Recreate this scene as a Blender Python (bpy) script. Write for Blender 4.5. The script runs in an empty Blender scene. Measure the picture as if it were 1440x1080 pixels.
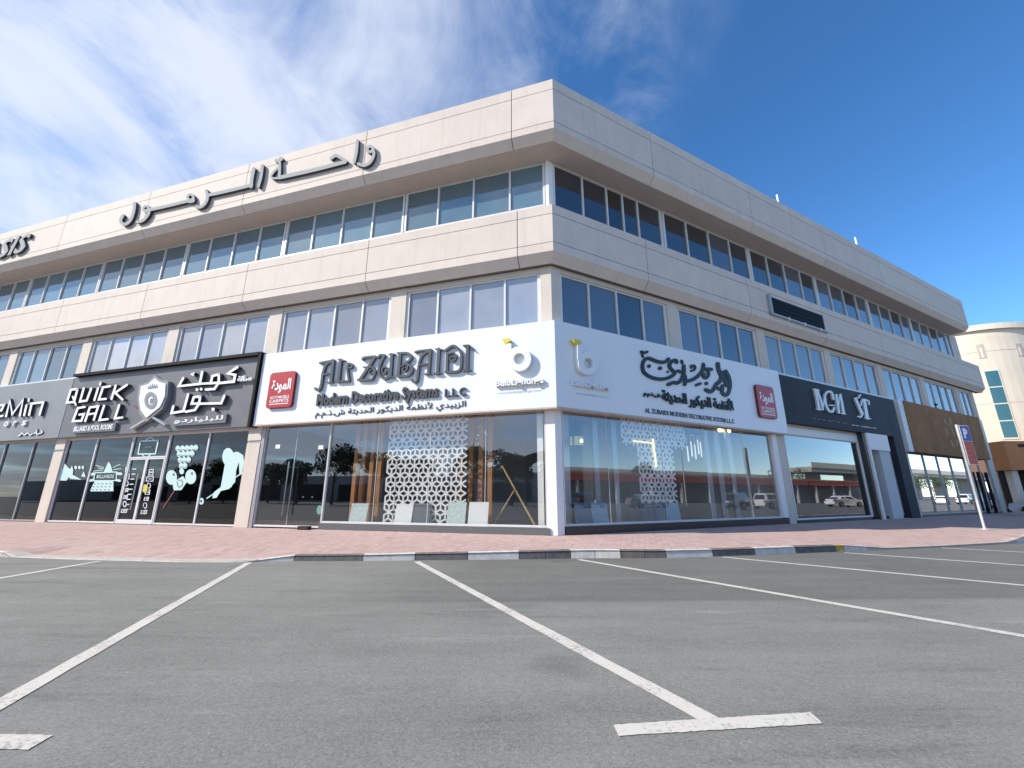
import bpy, math, random
import numpy as np
from mathutils import Vector, noise as mnoise
random.seed(7)
R = math.radians
SC = bpy.context.scene
COL = SC.collection

# ------------------------------------------------------------------ camera
PITCH = .2611
CAMZ = 1.057
FPX = 591.14                                   # focal length in pixels of the 1440 px wide photograph
cam = bpy.data.cameras.new('camera'); camo = bpy.data.objects.new('camera', cam); COL.objects.link(camo)
cam.sensor_width = 36; cam.lens = FPX / 1440 * 36; cam.clip_start = .05; cam.clip_end = 6000
camo.location = (0, 0, CAMZ); camo.rotation_euler = (math.pi / 2 + PITCH, 0, 0)
SC.camera = camo

# ------------------------------------------------------------------ sky, sun, exposure
SUN_AZ, SUN_EL = 253.2, 36.0                   # degrees clockwise from +Y, above the horizon
W = bpy.data.worlds.new('World'); SC.world = W; W.use_nodes = True
nt = W.node_tree; nt.nodes.clear()
def N(t, ty, **kw):
    n = t.nodes.new(ty)
    for k, v in kw.items(): setattr(n, k, v)
    return n
def mathn(t, op, a, b=None, clamp=False):
    n = N(t, 'ShaderNodeMath', operation=op, use_clamp=clamp)
    for i, v in enumerate((a, b)):
        if v is None: continue
        if isinstance(v, (int, float)): n.inputs[i].default_value = v
        else: t.links.new(v, n.inputs[i])
    return n.outputs[0]
def maprange(t, v, a, b, c=0., d=1., smooth=True):
    n = N(t, 'ShaderNodeMapRange', interpolation_type='SMOOTHSTEP' if smooth else 'LINEAR')
    t.links.new(v, n.inputs[0])
    for i, x in enumerate((a, b, c, d)): n.inputs[i + 1].default_value = x
    return n.outputs[0]
sky = N(nt, 'ShaderNodeTexSky', sky_type='NISHITA', sun_disc=False)
sky.sun_elevation = R(SUN_EL); sky.sun_rotation = R(SUN_AZ)
sky.air_density = 1.0; sky.dust_density = .12; sky.ozone_density = 3.0; sky.altitude = 1600
tc = N(nt, 'ShaderNodeTexCoord'); sp = N(nt, 'ShaderNodeSeparateXYZ'); nt.links.new(tc.outputs['Generated'], sp.inputs[0])
zz = mathn(nt, 'ADD', mathn(nt, 'MAXIMUM', sp.outputs[2], 0.0), .10)
cx = mathn(nt, 'DIVIDE', sp.outputs[0], zz); cy = mathn(nt, 'DIVIDE', sp.outputs[1], zz)
cb = N(nt, 'ShaderNodeCombineXYZ'); nt.links.new(cx, cb.inputs[0]); nt.links.new(cy, cb.inputs[1])
def cloudnoise(scale, rot, sc, detail, rough, dist):
    mp = N(nt, 'ShaderNodeMapping'); nt.links.new(cb.outputs[0], mp.inputs[0])
    mp.inputs['Rotation'].default_value = (0, 0, R(rot)); mp.inputs['Scale'].default_value = (sc[0], sc[1], 1)
    nz = N(nt, 'ShaderNodeTexNoise'); nz.inputs['Scale'].default_value = scale; nz.inputs['Detail'].default_value = detail
    nz.inputs['Roughness'].default_value = rough; nz.inputs['Distortion'].default_value = dist
    nt.links.new(mp.outputs[0], nz.inputs['Vector']); return nz.outputs['Fac']
n1 = cloudnoise(.95, 28, (1, .7), 8, .55, .6)          # cloud banks
n2 = cloudnoise(2.6, 55, (1.1, .85), 12, .62, .8)         # streaks of cirrus
cover = maprange(nt, cx, .95, -1.5, smooth=False)                     # the bank thickens to the west
dens = mathn(nt, 'ADD', mathn(nt, 'MULTIPLY', n1, .62), mathn(nt, 'MULTIPLY', n2, .38))
thr = mathn(nt, 'SUBTRACT', .52, mathn(nt, 'MULTIPLY', cover, .20))
cl = maprange(nt, mathn(nt, 'SUBTRACT', dens, thr), -.02, .24)
cl = mathn(nt, 'MULTIPLY', cl, .84)
cl = mathn(nt, 'MULTIPLY', cl, maprange(nt, cx, .46, .22))
mixc = N(nt, 'ShaderNodeMix', data_type='RGBA'); nt.links.new(cl, mixc.inputs[0])
hs = N(nt, 'ShaderNodeHueSaturation'); hs.inputs['Saturation'].default_value = 1.22; hs.inputs['Value'].default_value = 1.0
nt.links.new(sky.outputs[0], hs.inputs['Color']); nt.links.new(hs.outputs[0], mixc.inputs[6]); mixc.inputs[7].default_value = (3.7, 3.95, 4.5, 1)
bg = N(nt, 'ShaderNodeBackground'); bg.inputs[1].default_value = .15
nt.links.new(mixc.outputs[2], bg.inputs[0])
wo = N(nt, 'ShaderNodeOutputWorld'); nt.links.new(bg.outputs[0], wo.inputs[0])
sun = bpy.data.lights.new('sun', 'SUN'); sun.energy = 3.7; sun.angle = R(.53); sun.color = (1, .93, .82)
suno = bpy.data.objects.new('sun', sun); COL.objects.link(suno)
sd = Vector((math.sin(R(SUN_AZ)) * math.cos(R(SUN_EL)), math.cos(R(SUN_AZ)) * math.cos(R(SUN_EL)), math.sin(R(SUN_EL))))
suno.rotation_euler = sd.to_track_quat('Z', 'Y').to_euler(); suno.location = (-20, -10, 30)
SC.view_settings.view_transform = 'Standard'; SC.view_settings.look = 'None'; SC.view_settings.gamma = 1
SC.view_settings.exposure = .70
SC.cycles.max_bounces = 8; SC.cycles.transparent_max_bounces = 16

# ------------------------------------------------------------------ frames of the two facades
def ray(x, y):
    u, v = (x - 720) / FPX, (y - 540) / FPX
    return np.array([u, math.cos(PITCH) + v * math.sin(PITCH), math.sin(PITCH) - v * math.cos(PITCH)])
AL_, AR_ = -1.2784, 1.0773
C0 = np.array([1.2772, 12.387, 0.])                     # foot of the building's corner
DL = np.array([math.sin(AL_), math.cos(AL_), 0]); DR = np.array([math.sin(AR_), math.cos(AR_), 0])
NL = np.array([DL[1], -DL[0], 0]); NL = NL if NL[1] < 0 else -NL
NR = np.array([-DR[1], DR[0], 0]); NR = NR if NR[1] < 0 else -NR
class Frame:
    def __init__(s, o, X, Nn): s.o, s.X, s.N = np.array(o, float), np.array(X, float), np.array(Nn, float)
    def pt(s, a, o, z): return s.o + s.X * a + s.N * o + np.array([0, 0, z])
    def px(s, x, y, o=0.):                               # pixel of the photograph -> (along, height) on the plane at offset o
        d = ray(x, y); C = s.o + s.N * o - np.array([0, 0, CAMZ])
        P = d * ((C @ s.N) / (d @ s.N)); return ((P - C) @ s.X, P[2] + CAMZ)
FL = Frame(C0, -DL, NL); FR = Frame(C0, DR, NR)
bis = -(DL + DR); bis /= np.linalg.norm(bis); bis /= bis @ NL
KM = abs(bis @ DL)                                      # mitre: shift along the wall per metre of offset
def endL(o): return KM * o
def endR(o): return -KM * o

# ------------------------------------------------------------------ mesh builder
class MB:
    def __init__(s): s.v, s.f = [], []
    def add(s, vs, fs):
        b = len(s.v); s.v += [tuple(map(float, p)) for p in vs]; s.f += [tuple(b + i for i in f) for f in fs]; return s
    def hexa(s, p): return s.add(p, [(0, 3, 2, 1), (4, 5, 6, 7), (0, 1, 5, 4), (1, 2, 6, 5), (2, 3, 7, 6), (3, 0, 4, 7)])
    def wbox(s, F, a0, a1, o0, o1, z0, z1):             # box in a facade's frame
        return s.hexa([F.pt(a0, o0, z0), F.pt(a1, o0, z0), F.pt(a1, o1, z0), F.pt(a0, o1, z0),
                       F.pt(a0, o0, z1), F.pt(a1, o0, z1), F.pt(a1, o1, z1), F.pt(a0, o1, z1)])
    def box(s, x0, x1, y0, y1, z0, z1):
        return s.hexa([(x0, y0, z0), (x1, y0, z0), (x1, y1, z0), (x0, y1, z0), (x0, y0, z1), (x1, y0, z1), (x1, y1, z1), (x0, y1, z1)])
    def prof(s, F, prof, a, b):                         # profile [(o,z)] swept from a to b (numbers or functions of o)
        fa = a if callable(a) else (lambda o: a); fb = b if callable(b) else (lambda o: b)
        n = len(prof); vs = [F.pt(fa(o), o, z) for o, z in prof] + [F.pt(fb(o), o, z) for o, z in prof]
        return s.add(vs, [tuple(range(n)), tuple(reversed(range(n, 2 * n)))] + [(i, (i + 1) % n, n + (i + 1) % n, n + i) for i in range(n)])
    def poly(s, F, pts, o0, o1):                        # polygon [(along,z)] extruded from o0 to o1
        n = len(pts); vs = [F.pt(a, o1, z) for a, z in pts] + [F.pt(a, o0, z) for a, z in pts]
        return s.add(vs, [tuple(range(n)), tuple(reversed(range(n, 2 * n)))] + [(i, (i + 1) % n, n + (i + 1) % n, n + i) for i in range(n)])
    def tube(s, p, q, r, n=8, r2=None):
        p, q = np.array(p, float), np.array(q, float); d = q - p; d /= np.linalg.norm(d)
        a = np.cross(d, (0, 0, 1) if abs(d[2]) < .9 else (1, 0, 0)); a /= np.linalg.norm(a); b = np.cross(d, a); r2 = r if r2 is None else r2
        vs = [p + r * (math.cos(t) * a + math.sin(t) * b) for t in (2 * math.pi * i / n for i in range(n))] + \
             [q + r2 * (math.cos(t) * a + math.sin(t) * b) for t in (2 * math.pi * i / n for i in range(n))]
        return s.add(vs, [tuple(reversed(range(n))), tuple(range(n, 2 * n))] + [(i, (i + 1) % n, n + (i + 1) % n, n + i) for i in range(n)])
    def build(s, name, mat, parent=None, smooth=False):
        return link(name, s.v, s.f, mat, parent, smooth)
WORG = {}
def link(name, vs, fs, mat, parent=None, smooth=False, origin=None, side=None, fn=None):
    vs = np.array(vs, float)
    if parent is None:
        org = np.array([(vs[:, 0].min() + vs[:, 0].max()) / 2, (vs[:, 1].min() + vs[:, 1].max()) / 2, vs[:, 2].min()]) if origin is None else np.array(origin, float)
    else: org = WORG[parent.name]
    me = bpy.data.meshes.new(name); me.from_pydata((vs - org).tolist(), [], fs); me.update()
    if mat: me.materials.append(M[mat] if isinstance(mat, str) else mat)
    if side:                                           # returns of a letter in a second material
        me.materials.append(M[side])
        for pl in me.polygons:
            if abs(pl.normal.dot(Vector(fn))) < .5: pl.material_index = 1
    if smooth: me.polygons.foreach_set('use_smooth', [True] * len(me.polygons))
    o = bpy.data.objects.new(name, me); COL.objects.link(o)
    if parent is None: o.location = org
    else: o.parent = parent
    WORG[o.name] = org
    return o
def tag(o, label=None, cat=None, group=None, kind=None):
    for k, v in (('label', label), ('category', cat), ('group', group), ('kind', kind)):
        if v: o[k] = v
    return o
def thing(name, loc, label, cat, group=None):
    o = bpy.data.objects.new(name, None); COL.objects.link(o); o.location = loc; o.empty_display_size = .3
    WORG[o.name] = np.array(loc, float); return tag(o, label, cat, group)

# ------------------------------------------------------------------ materials
M = {}
def mat(name, col, rough=.6, metal=0., spec=.5, var=0., vscale=3., bump=0., bscale=60., emit=None, estr=0., coat=0., stretch=None):
    m = bpy.data.materials.new(name); m.use_nodes = True; t = m.node_tree; b = t.nodes['Principled BSDF']
    b.inputs['Base Color'].default_value = (*col, 1); b.inputs['Roughness'].default_value = rough; b.inputs['Metallic'].default_value = metal
    b.inputs['Specular IOR Level'].default_value = spec; b.inputs['Coat Weight'].default_value = coat; b.inputs['Coat Roughness'].default_value = .03
    if emit: b.inputs['Emission Color'].default_value = (*emit, 1); b.inputs['Emission Strength'].default_value = estr
    tcn = N(t, 'ShaderNodeTexCoord'); vec = tcn.outputs['Object']
    if stretch:
        mp = N(t, 'ShaderNodeMapping'); mp.inputs['Scale'].default_value = stretch; t.links.new(vec, mp.inputs[0]); vec = mp.outputs[0]
    if var:
        nz = N(t, 'ShaderNodeTexNoise'); nz.inputs['Scale'].default_value = vscale; nz.inputs['Detail'].default_value = 6; nz.inputs['Roughness'].default_value = .6
        t.links.new(vec, nz.inputs['Vector'])
        mx = N(t, 'ShaderNodeMix', data_type='RGBA', blend_type='MULTIPLY'); mx.inputs[0].default_value = 1
        mx.inputs[6].default_value = (*col, 1)
        f = maprange(t, nz.outputs['Fac'], .3, .7, 1 - var, 1 + var, False)
        cc = N(t, 'ShaderNodeCombineColor')
        for i in range(3): t.links.new(f, cc.inputs[i])
        t.links.new(cc.outputs[0], mx.inputs[7]); t.links.new(mx.outputs[2], b.inputs['Base Color'])
        oi = N(t, 'ShaderNodeObjectInfo')
    if bump:
        nb = N(t, 'ShaderNodeTexNoise'); nb.inputs['Scale'].default_value = bscale; nb.inputs['Detail'].default_value = 4; t.links.new(tcn.outputs['Object'], nb.inputs['Vector'])
        bp = N(t, 'ShaderNodeBump'); bp.inputs['Strength'].default_value = bump; bp.inputs['Distance'].default_value = .01
        t.links.new(nb.outputs['Fac'], bp.inputs['Height']); t.links.new(bp.outputs[0], b.inputs['Normal'])
    M[name] = m; return m
def glassmat(name, tint, k=2.0, base=.03, rough=0.):
    m = bpy.data.materials.new(name); m.use_nodes = True; t = m.node_tree; t.nodes.clear()
    tr = N(t, 'ShaderNodeBsdfTransparent'); tr.inputs[0].default_value = (*tint, 1)
    gl = N(t, 'ShaderNodeBsdfGlossy'); gl.inputs['Roughness'].default_value = rough; gl.inputs[0].default_value = (.95, .97, 1, 1)
    g = N(t, 'ShaderNodeNewGeometry'); dt = N(t, 'ShaderNodeVectorMath', operation='DOT_PRODUCT')      # Schlick's law, the same from both sides of the pane
    t.links.new(g.outputs['Incoming'], dt.inputs[0]); t.links.new(g.outputs['Normal'], dt.inputs[1])
    c = mathn(t, 'SUBTRACT', 1.0, mathn(t, 'ABSOLUTE', dt.outputs['Value']))
    F0 = mathn(t, 'ADD', .04, mathn(t, 'MULTIPLY', mathn(t, 'POWER', c, 5.0), .96))
    f = mathn(t, 'MINIMUM', mathn(t, 'ADD', mathn(t, 'MULTIPLY', F0, k), base), .92)
    mx = N(t, 'ShaderNodeMixShader'); t.links.new(f, mx.inputs[0]); t.links.new(tr.outputs[0], mx.inputs[1]); t.links.new(gl.outputs[0], mx.inputs[2])
    o = N(t, 'ShaderNodeOutputMaterial'); t.links.new(mx.outputs[0], o.inputs[0]); M[name] = m
def cladding(name, col, stain=.09):
    """painted precast panels: faint mottling, vertical rain streaks, slightly different from panel to panel"""
    m = mat(name, col, .75, var=.045, vscale=1.6, bump=.10, bscale=90)
    t = m.node_tree; b = t.nodes['Principled BSDF']; src = b.inputs['Base Color'].links[0].from_socket
    tcn = N(t, 'ShaderNodeTexCoord'); mp = N(t, 'ShaderNodeMapping'); mp.inputs['Scale'].default_value = (3.2, 3.2, .22); t.links.new(tcn.outputs['Object'], mp.inputs[0])
    nz = N(t, 'ShaderNodeTexNoise'); nz.inputs['Scale'].default_value = 1.6; nz.inputs['Detail'].default_value = 5; t.links.new(mp.outputs[0], nz.inputs['Vector'])
    oi = N(t, 'ShaderNodeObjectInfo')
    f = mathn(t, 'MULTIPLY', maprange(t, nz.outputs['Fac'], .50, .78, 1, 1 - stain), maprange(t, oi.outputs['Random'], 0, 1, .965, 1.02, False))
    cc = N(t, 'ShaderNodeCombineColor')
    for i in range(3): t.links.new(f, cc.inputs[i])
    mx = N(t, 'ShaderNodeMix', data_type='RGBA', blend_type='MULTIPLY'); mx.inputs[0].default_value = 1
    t.links.new(src, mx.inputs[6]); t.links.new(cc.outputs[0], mx.inputs[7]); t.links.new(mx.outputs[2], b.inputs['Base Color'])
cladding('cladding', (.64, .56, .50)); cladding('soffit_shaded', (.50, .43, .38)); cladding('wall_paint', (.62, .55, .48), .07)  # soffit colour darkened to carry the shade under the eaves
mat('joint', (.22, .19, .17), .9)
mat('alu', (.66, .66, .66), .4, .0, var=.05); mat('alu_grey', (.36, .36, .37), .4, .3)
mat('white_paint', (.80, .79, .77), .5, var=.04, vscale=2, bump=.04)
mat('sign_white', (.76, .78, .80), .35, var=.025, vscale=.8); mat('sign_edge', (.50, .44, .38), .6, var=.1)
mat('sign_grey', (.15, .15, .155), .38, var=.08, vscale=1.2); mat('sign_mid', (.225, .24, .255), .5, var=.07, vscale=.9)
mat('sign_navy', (.032, .036, .046), .6, spec=.2, var=.25, vscale=.7); mat('black', (.010, .010, .013), .6, spec=.12); mat('granite', (.035, .036, .038), .25, var=.3, vscale=30)
mat('granite_grey', (.12, .125, .13), .35, var=.25, vscale=40)
mat('letter_white', (.82, .83, .84), .4); mat('letter_dark', (.055, .058, .065), .35); mat('letter_face', (.075, .08, .092), .3)
mat('letter_black', (.008, .009, .011), .45); mat('letter_grey', (.40, .41, .41), .85, .0, spec=.08); mat('letter_side', (.05, .05, .06), .6)
mat('letter_silver', (.62, .62, .62), .35, .2); mat('faint', (.16, .17, .19), .5); mat('faint_white', (.50, .53, .58), .5)
mat('sign_red', (.42, .025, .03), .35, var=.06); mat('red_edge', (.12, .012, .02), .5); mat('yellow', (.70, .58, .08), .4)
mat('logo_white', (.78, .79, .79), .35); mat('logo_grey', (.40, .42, .43), .4)
mat('brown_sign', (.31, .16, .072), .75, spec=.15, var=.22, vscale=1.3, bump=.1, bscale=8); mat('brown_letter', (.30, .20, .08), .6)
mat('mint', (.52, .70, .68), .5); mat('mint_dark', (.10, .16, .17), .5); mat('decal_red', (.16, .03, .03), .5); mat('decal_white', (.62, .66, .68), .5)
mat('chrome', (.55, .54, .52), .18, 1.); mat('brass', (.62, .44, .16), .25, 1.); mat('brass_glow', (.75, .58, .25), .4, emit=(1, .78, .35), estr=.9); mat('crystal', (.85, .85, .80), .1, spec=1., emit=(1, .93, .8), estr=.35)  # the pendant's brass rods get a slight glow so they show up
mat('wood_slat', (.38, .17, .055), .45, var=.2, vscale=5, stretch=(8, 8, .6)); mat('wood_light', (.46, .30, .13), .5, var=.2, vscale=4, stretch=(6, 6, .6))
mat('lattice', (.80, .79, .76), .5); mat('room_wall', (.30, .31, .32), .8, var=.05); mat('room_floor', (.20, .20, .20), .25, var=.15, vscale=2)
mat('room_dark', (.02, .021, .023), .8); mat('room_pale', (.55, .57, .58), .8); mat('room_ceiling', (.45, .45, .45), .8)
mat('tile_mint', (.50, .58, .55), .25, var=.2, vscale=14); mat('tile_white', (.75, .75, .71), .25, var=.03); mat('tile_dark', (.10, .11, .12), .3, var=.1)
mat('tile_blue', (.25, .38, .48), .25, var=.04); mat('tile_slate', (.11, .155, .20), .3, var=.05)
mat('lamp_warm', (1, .8, .45), .5, emit=(1, .72, .32), estr=6.); mat('paper', (.8, .8, .78), .7); mat('teal_disc', (.16, .30, .30), .4)
mat('kerb_white', (.64, .605, .555), .75, var=.16, vscale=7, bump=.3, bscale=50); mat('kerb_black', (.14, .13, .125), .8, var=.25, vscale=9, bump=.3, bscale=50)
mat('kerb_plain', (.47, .425, .375), .85, var=.14, vscale=6, bump=.3, bscale=50); mat('kerb_yellow', (.50, .36, .08), .8, var=.2, vscale=9)
mat('grout', (.34, .25, .22), .95, var=.12, vscale=3)
mat('steel', (.62, .62, .60), .45, .2, var=.06); mat('parking_blue', (.09, .085, .34), .5); mat('parking_red', (.46, .11, .085), .6); mat('red_pale', (.56, .17, .14), .6)
mat('rubber', (.015, .015, .016), .8); mat('cream', (.70, .63, .52), .8, var=.05, vscale=.6, bump=.1); mat('cream_trim', (.74, .69, .58), .7)
mat('orange_panel', (.52, .20, .055), .5, var=.06); mat('teal_glass', (.03, .13, .16), .06, spec=.8, coat=.6); mat('dark_void', (.03, .025, .02), .8)
mat('bark', (.10, .075, .055), .9, var=.3, vscale=8); mat('concrete', (.42, .41, .39), .85, var=.1, vscale=.5); mat('red_fascia', (.45, .045, .02), .5)
mat('orange_fascia', (.55, .16, .03), .5)
mat('car_white', (.78, .78, .78), .25, coat=.8); mat('car_dark', (.02, .022, .028), .25, coat=.8); mat('car_silver', (.42, .43, .44), .3, .5, coat=.6)
mat('car_glass', (.012, .015, .018), .05, coat=.5); mat('head_lamp', (.75, .77, .8), .1, coat=1.); mat('tail_lamp', (.35, .01, .01), .2)
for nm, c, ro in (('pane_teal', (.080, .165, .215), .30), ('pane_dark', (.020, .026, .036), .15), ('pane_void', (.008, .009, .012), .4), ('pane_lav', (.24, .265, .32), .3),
              ('pane_pale', (.42, .425, .45), .3), ('pane_blue', (.10, .165, .205), .3), ('pane_shade', (.085, .10, .135), .3), ('pane_grey', (.16, .165, .175), .3)):  # pane_shade: darker copy, the shaded facade's tone put into its colour
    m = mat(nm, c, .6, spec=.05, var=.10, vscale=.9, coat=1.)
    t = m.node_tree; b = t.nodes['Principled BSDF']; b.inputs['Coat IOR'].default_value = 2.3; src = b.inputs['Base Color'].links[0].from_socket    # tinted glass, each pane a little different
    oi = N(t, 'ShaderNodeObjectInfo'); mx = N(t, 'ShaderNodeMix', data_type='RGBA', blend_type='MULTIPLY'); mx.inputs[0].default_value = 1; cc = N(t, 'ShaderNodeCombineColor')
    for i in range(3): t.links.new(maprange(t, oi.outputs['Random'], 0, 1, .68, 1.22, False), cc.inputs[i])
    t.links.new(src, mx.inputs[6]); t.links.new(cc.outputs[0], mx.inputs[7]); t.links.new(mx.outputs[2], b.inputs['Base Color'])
glassmat('glass', (.95, .97, .97), 2.4, .085); glassmat('glass_tint', (.13, .14, .15), 1.5, .01); glassmat('glass_mirror', (.35, .38, .4), 3.0, .28)
def leafmat(name, c):
    m = mat(name, c, .55, var=.35, vscale=2.5); t = m.node_tree; b = t.nodes['Principled BSDF']
    b.inputs['Transmission Weight'].default_value = 0
leafmat('leaf', (.045, .075, .022)); leafmat('leaf_olive', (.075, .095, .03))

def paving_mat():
    m = bpy.data.materials.new('paver'); m.use_nodes = True; t = m.node_tree; b = t.nodes['Principled BSDF']; b.inputs['Roughness'].default_value = .9
    g = N(t, 'ShaderNodeNewGeometry'); tcn = N(t, 'ShaderNodeTexCoord')
    cr = N(t, 'ShaderNodeValToRGB'); t.links.new(g.outputs['Random Per Island'], cr.inputs[0])
    e = cr.color_ramp; e.elements[0].color = (.42, .28, .248, 1); e.elements[1].color = (.51, .37, .33, 1)
    e2 = e.elements.new(.5); e2.color = (.465, .33, .295, 1)
    nz = N(t, 'ShaderNodeTexNoise'); nz.inputs['Scale'].default_value = .55; nz.inputs['Detail'].default_value = 7; nz.inputs['Roughness'].default_value = .65; t.links.new(tcn.outputs['Object'], nz.inputs['Vector'])
    mx = N(t, 'ShaderNodeMix', data_type='RGBA'); t.links.new(maprange(t, nz.outputs['Fac'], .42, .75, 0, .55), mx.inputs[0]); t.links.new(cr.outputs[0], mx.inputs[6]); mx.inputs[7].default_value = (.50, .39, .335, 1)
    nz2 = N(t, 'ShaderNodeTexNoise'); nz2.inputs['Scale'].default_value = 1.1; nz2.inputs['Detail'].default_value = 5; t.links.new(tcn.outputs['Object'], nz2.inputs['Vector'])
    mx2 = N(t, 'ShaderNodeMix', data_type='RGBA'); t.links.new(maprange(t, nz2.outputs['Fac'], .60, .72, 0, .45), mx2.inputs[0]); t.links.new(mx.outputs[2], mx2.inputs[6]); mx2.inputs[7].default_value = (.27, .18, .16, 1)
    t.links.new(mx2.outputs[2], b.inputs['Base Color']); M['paver'] = m
paving_mat()
def asphalt_mat():
    m = bpy.data.materials.new('asphalt'); m.use_nodes = True; t = m.node_tree; b = t.nodes['Principled BSDF']; b.inputs['Roughness'].default_value = .92
    b.inputs['Specular IOR Level'].default_value = .3
    tcn = N(t, 'ShaderNodeTexCoord'); V = tcn.outputs['Object']; s = N(t, 'ShaderNodeSeparateXYZ'); t.links.new(V, s.inputs[0])
    def nz(sc, d=5, r=.6, vec=V):
        n = N(t, 'ShaderNodeTexNoise'); n.inputs['Scale'].default_value = sc; n.inputs['Detail'].default_value = d; n.inputs['Roughness'].default_value = r; t.links.new(vec, n.inputs['Vector']); return n.outputs['Fac']
    big = nz(.33, 6, .6); mid = nz(2.2, 6, .7); fine = nz(55, 3, .7); grit = nz(190, 2, .6)
    mp = N(t, 'ShaderNodeMapping'); mp.inputs['Scale'].default_value = (.16, 1.5, 1); mp.inputs['Rotation'].default_value = (0, 0, R(3)); t.links.new(V, mp.inputs[0])
    streak = nz(1.4, 6, .65, mp.outputs[0])
    # newer, darker strip resurfaced along the kerb
    edge = mathn(t, 'ADD', s.outputs[1], mathn(t, 'MULTIPLY', mathn(t, 'SUBTRACT', mid, .5), .22))
    edge = mathn(t, 'ADD', edge, mathn(t, 'MULTIPLY', s.outputs[0], -.03))
    patch = mathn(t, 'MULTIPLY', maprange(t, edge, 5.35, 5.55), maprange(t, s.outputs[0], -3.0, -.2))
    val = mathn(t, 'ADD', .212, mathn(t, 'MULTIPLY', mathn(t, 'SUBTRACT', big, .5), .085))
    val = mathn(t, 'ADD', val, mathn(t, 'MULTIPLY', mathn(t, 'SUBTRACT', mid, .5), .06))
    val = mathn(t, 'ADD', val, mathn(t, 'MULTIPLY', mathn(t, 'SUBTRACT', streak, .5), .10))
    val = mathn(t, 'ADD', val, mathn(t, 'MULTIPLY', mathn(t, 'SUBTRACT', fine, .5), .15))
    val = mathn(t, 'ADD', val, mathn(t, 'MULTIPLY', mathn(t, 'SUBTRACT', grit, .5), .18))
    mpb = N(t, 'ShaderNodeMapping'); mpb.inputs['Scale'].default_value = (.35, 2.6, 1); mpb.inputs['Rotation'].default_value = (0, 0, R(-6)); t.links.new(V, mpb.inputs[0])
    scuff = nz(1.1, 9, .7, mpb.outputs[0])
    val = mathn(t, 'ADD', val, maprange(t, scuff, .54, .74, 0, .075)); val = mathn(t, 'SUBTRACT', val, maprange(t, scuff, .46, .30, 0, .05))
    val = mathn(t, 'MULTIPLY', val, mathn(t, 'SUBTRACT', 1, mathn(t, 'MULTIPLY', patch, .27)))
    vo = N(t, 'ShaderNodeTexVoronoi'); vo.inputs['Scale'].default_value = 41; t.links.new(V, vo.inputs['Vector'])
    hs_ = N(t, 'ShaderNodeSeparateColor'); t.links.new(vo.outputs['Color'], hs_.inputs[0])
    chip = mathn(t, 'MULTIPLY', maprange(t, vo.outputs['Distance'], .30, .16), maprange(t, hs_.outputs[0], .72, .95))
    val = mathn(t, 'ADD', val, mathn(t, 'MULTIPLY', chip, .09))
    vg = N(t, 'ShaderNodeTexVoronoi'); vg.inputs['Scale'].default_value = 95; t.links.new(V, vg.inputs['Vector']); sg = N(t, 'ShaderNodeSeparateColor'); t.links.new(vg.outputs['Color'], sg.inputs[0])
    val = mathn(t, 'ADD', val, mathn(t, 'MULTIPLY', mathn(t, 'SUBTRACT', sg.outputs[0], .5), .06))
    dust = maprange(t, nz(.7, 8, .72), .60, .80, 0, .05); val = mathn(t, 'ADD', val, dust)
    vo2 = N(t, 'ShaderNodeTexVoronoi'); vo2.inputs['Scale'].default_value = .62; vo2.inputs['Randomness'].default_value = 1; wv = N(t, 'ShaderNodeVectorMath', operation='ADD'); nzc = N(t, 'ShaderNodeTexNoise'); nzc.inputs['Scale'].default_value = 3; nzc.inputs['Detail'].default_value = 5
    t.links.new(V, nzc.inputs['Vector']); sc_n = N(t, 'ShaderNodeVectorMath', operation='SCALE'); sc_n.inputs['Scale'].default_value = .5; t.links.new(nzc.outputs['Color'], sc_n.inputs[0]); t.links.new(V, wv.inputs[0]); t.links.new(sc_n.outputs[0], wv.inputs[1]); t.links.new(wv.outputs[0], vo2.inputs['Vector'])
    oil = maprange(t, vo2.outputs['Distance'], .20, .05, 0, .20); val = mathn(t, 'MULTIPLY', val, mathn(t, 'SUBTRACT', 1, oil))
    cc = N(t, 'ShaderNodeCombineColor')
    t.links.new(mathn(t, 'MULTIPLY', val, 1.0), cc.inputs[0]); t.links.new(mathn(t, 'MULTIPLY', val, .985), cc.inputs[1]); t.links.new(mathn(t, 'MULTIPLY', val, .89), cc.inputs[2])
    t.links.new(cc.outputs[0], b.inputs['Base Color'])
    bp = N(t, 'ShaderNodeBump'); bp.inputs['Strength'].default_value = .28; bp.inputs['Distance'].default_value = .008; t.links.new(mathn(t, 'ADD', fine, mathn(t, 'MULTIPLY', grit, .6)), bp.inputs['Height']); t.links.new(bp.outputs[0], b.inputs['Normal'])
    M['asphalt'] = m
    m2 = bpy.data.materials.new('road_paint'); m2.use_nodes = True; t = m2.node_tree; b = t.nodes['Principled BSDF']; b.inputs['Roughness'].default_value = .8
    tcn = N(t, 'ShaderNodeTexCoord'); V = tcn.outputs['Object']
    wear = maprange(t, mathn(t, 'ADD', mathn(t, 'MULTIPLY', nz(34, 5, .75, V), .7), mathn(t, 'MULTIPLY', nz(3, 4, .6, V), .3)), .50, .63, 0, .8)
    mx = N(t, 'ShaderNodeMix', data_type='RGBA'); t.links.new(wear, mx.inputs[0]); mx.inputs[6].default_value = (.60, .565, .50, 1); mx.inputs[7].default_value = (.24, .225, .20, 1)
    t.links.new(mx.outputs[2], b.inputs['Base Color']); M['road_paint'] = m2
asphalt_mat()

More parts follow.
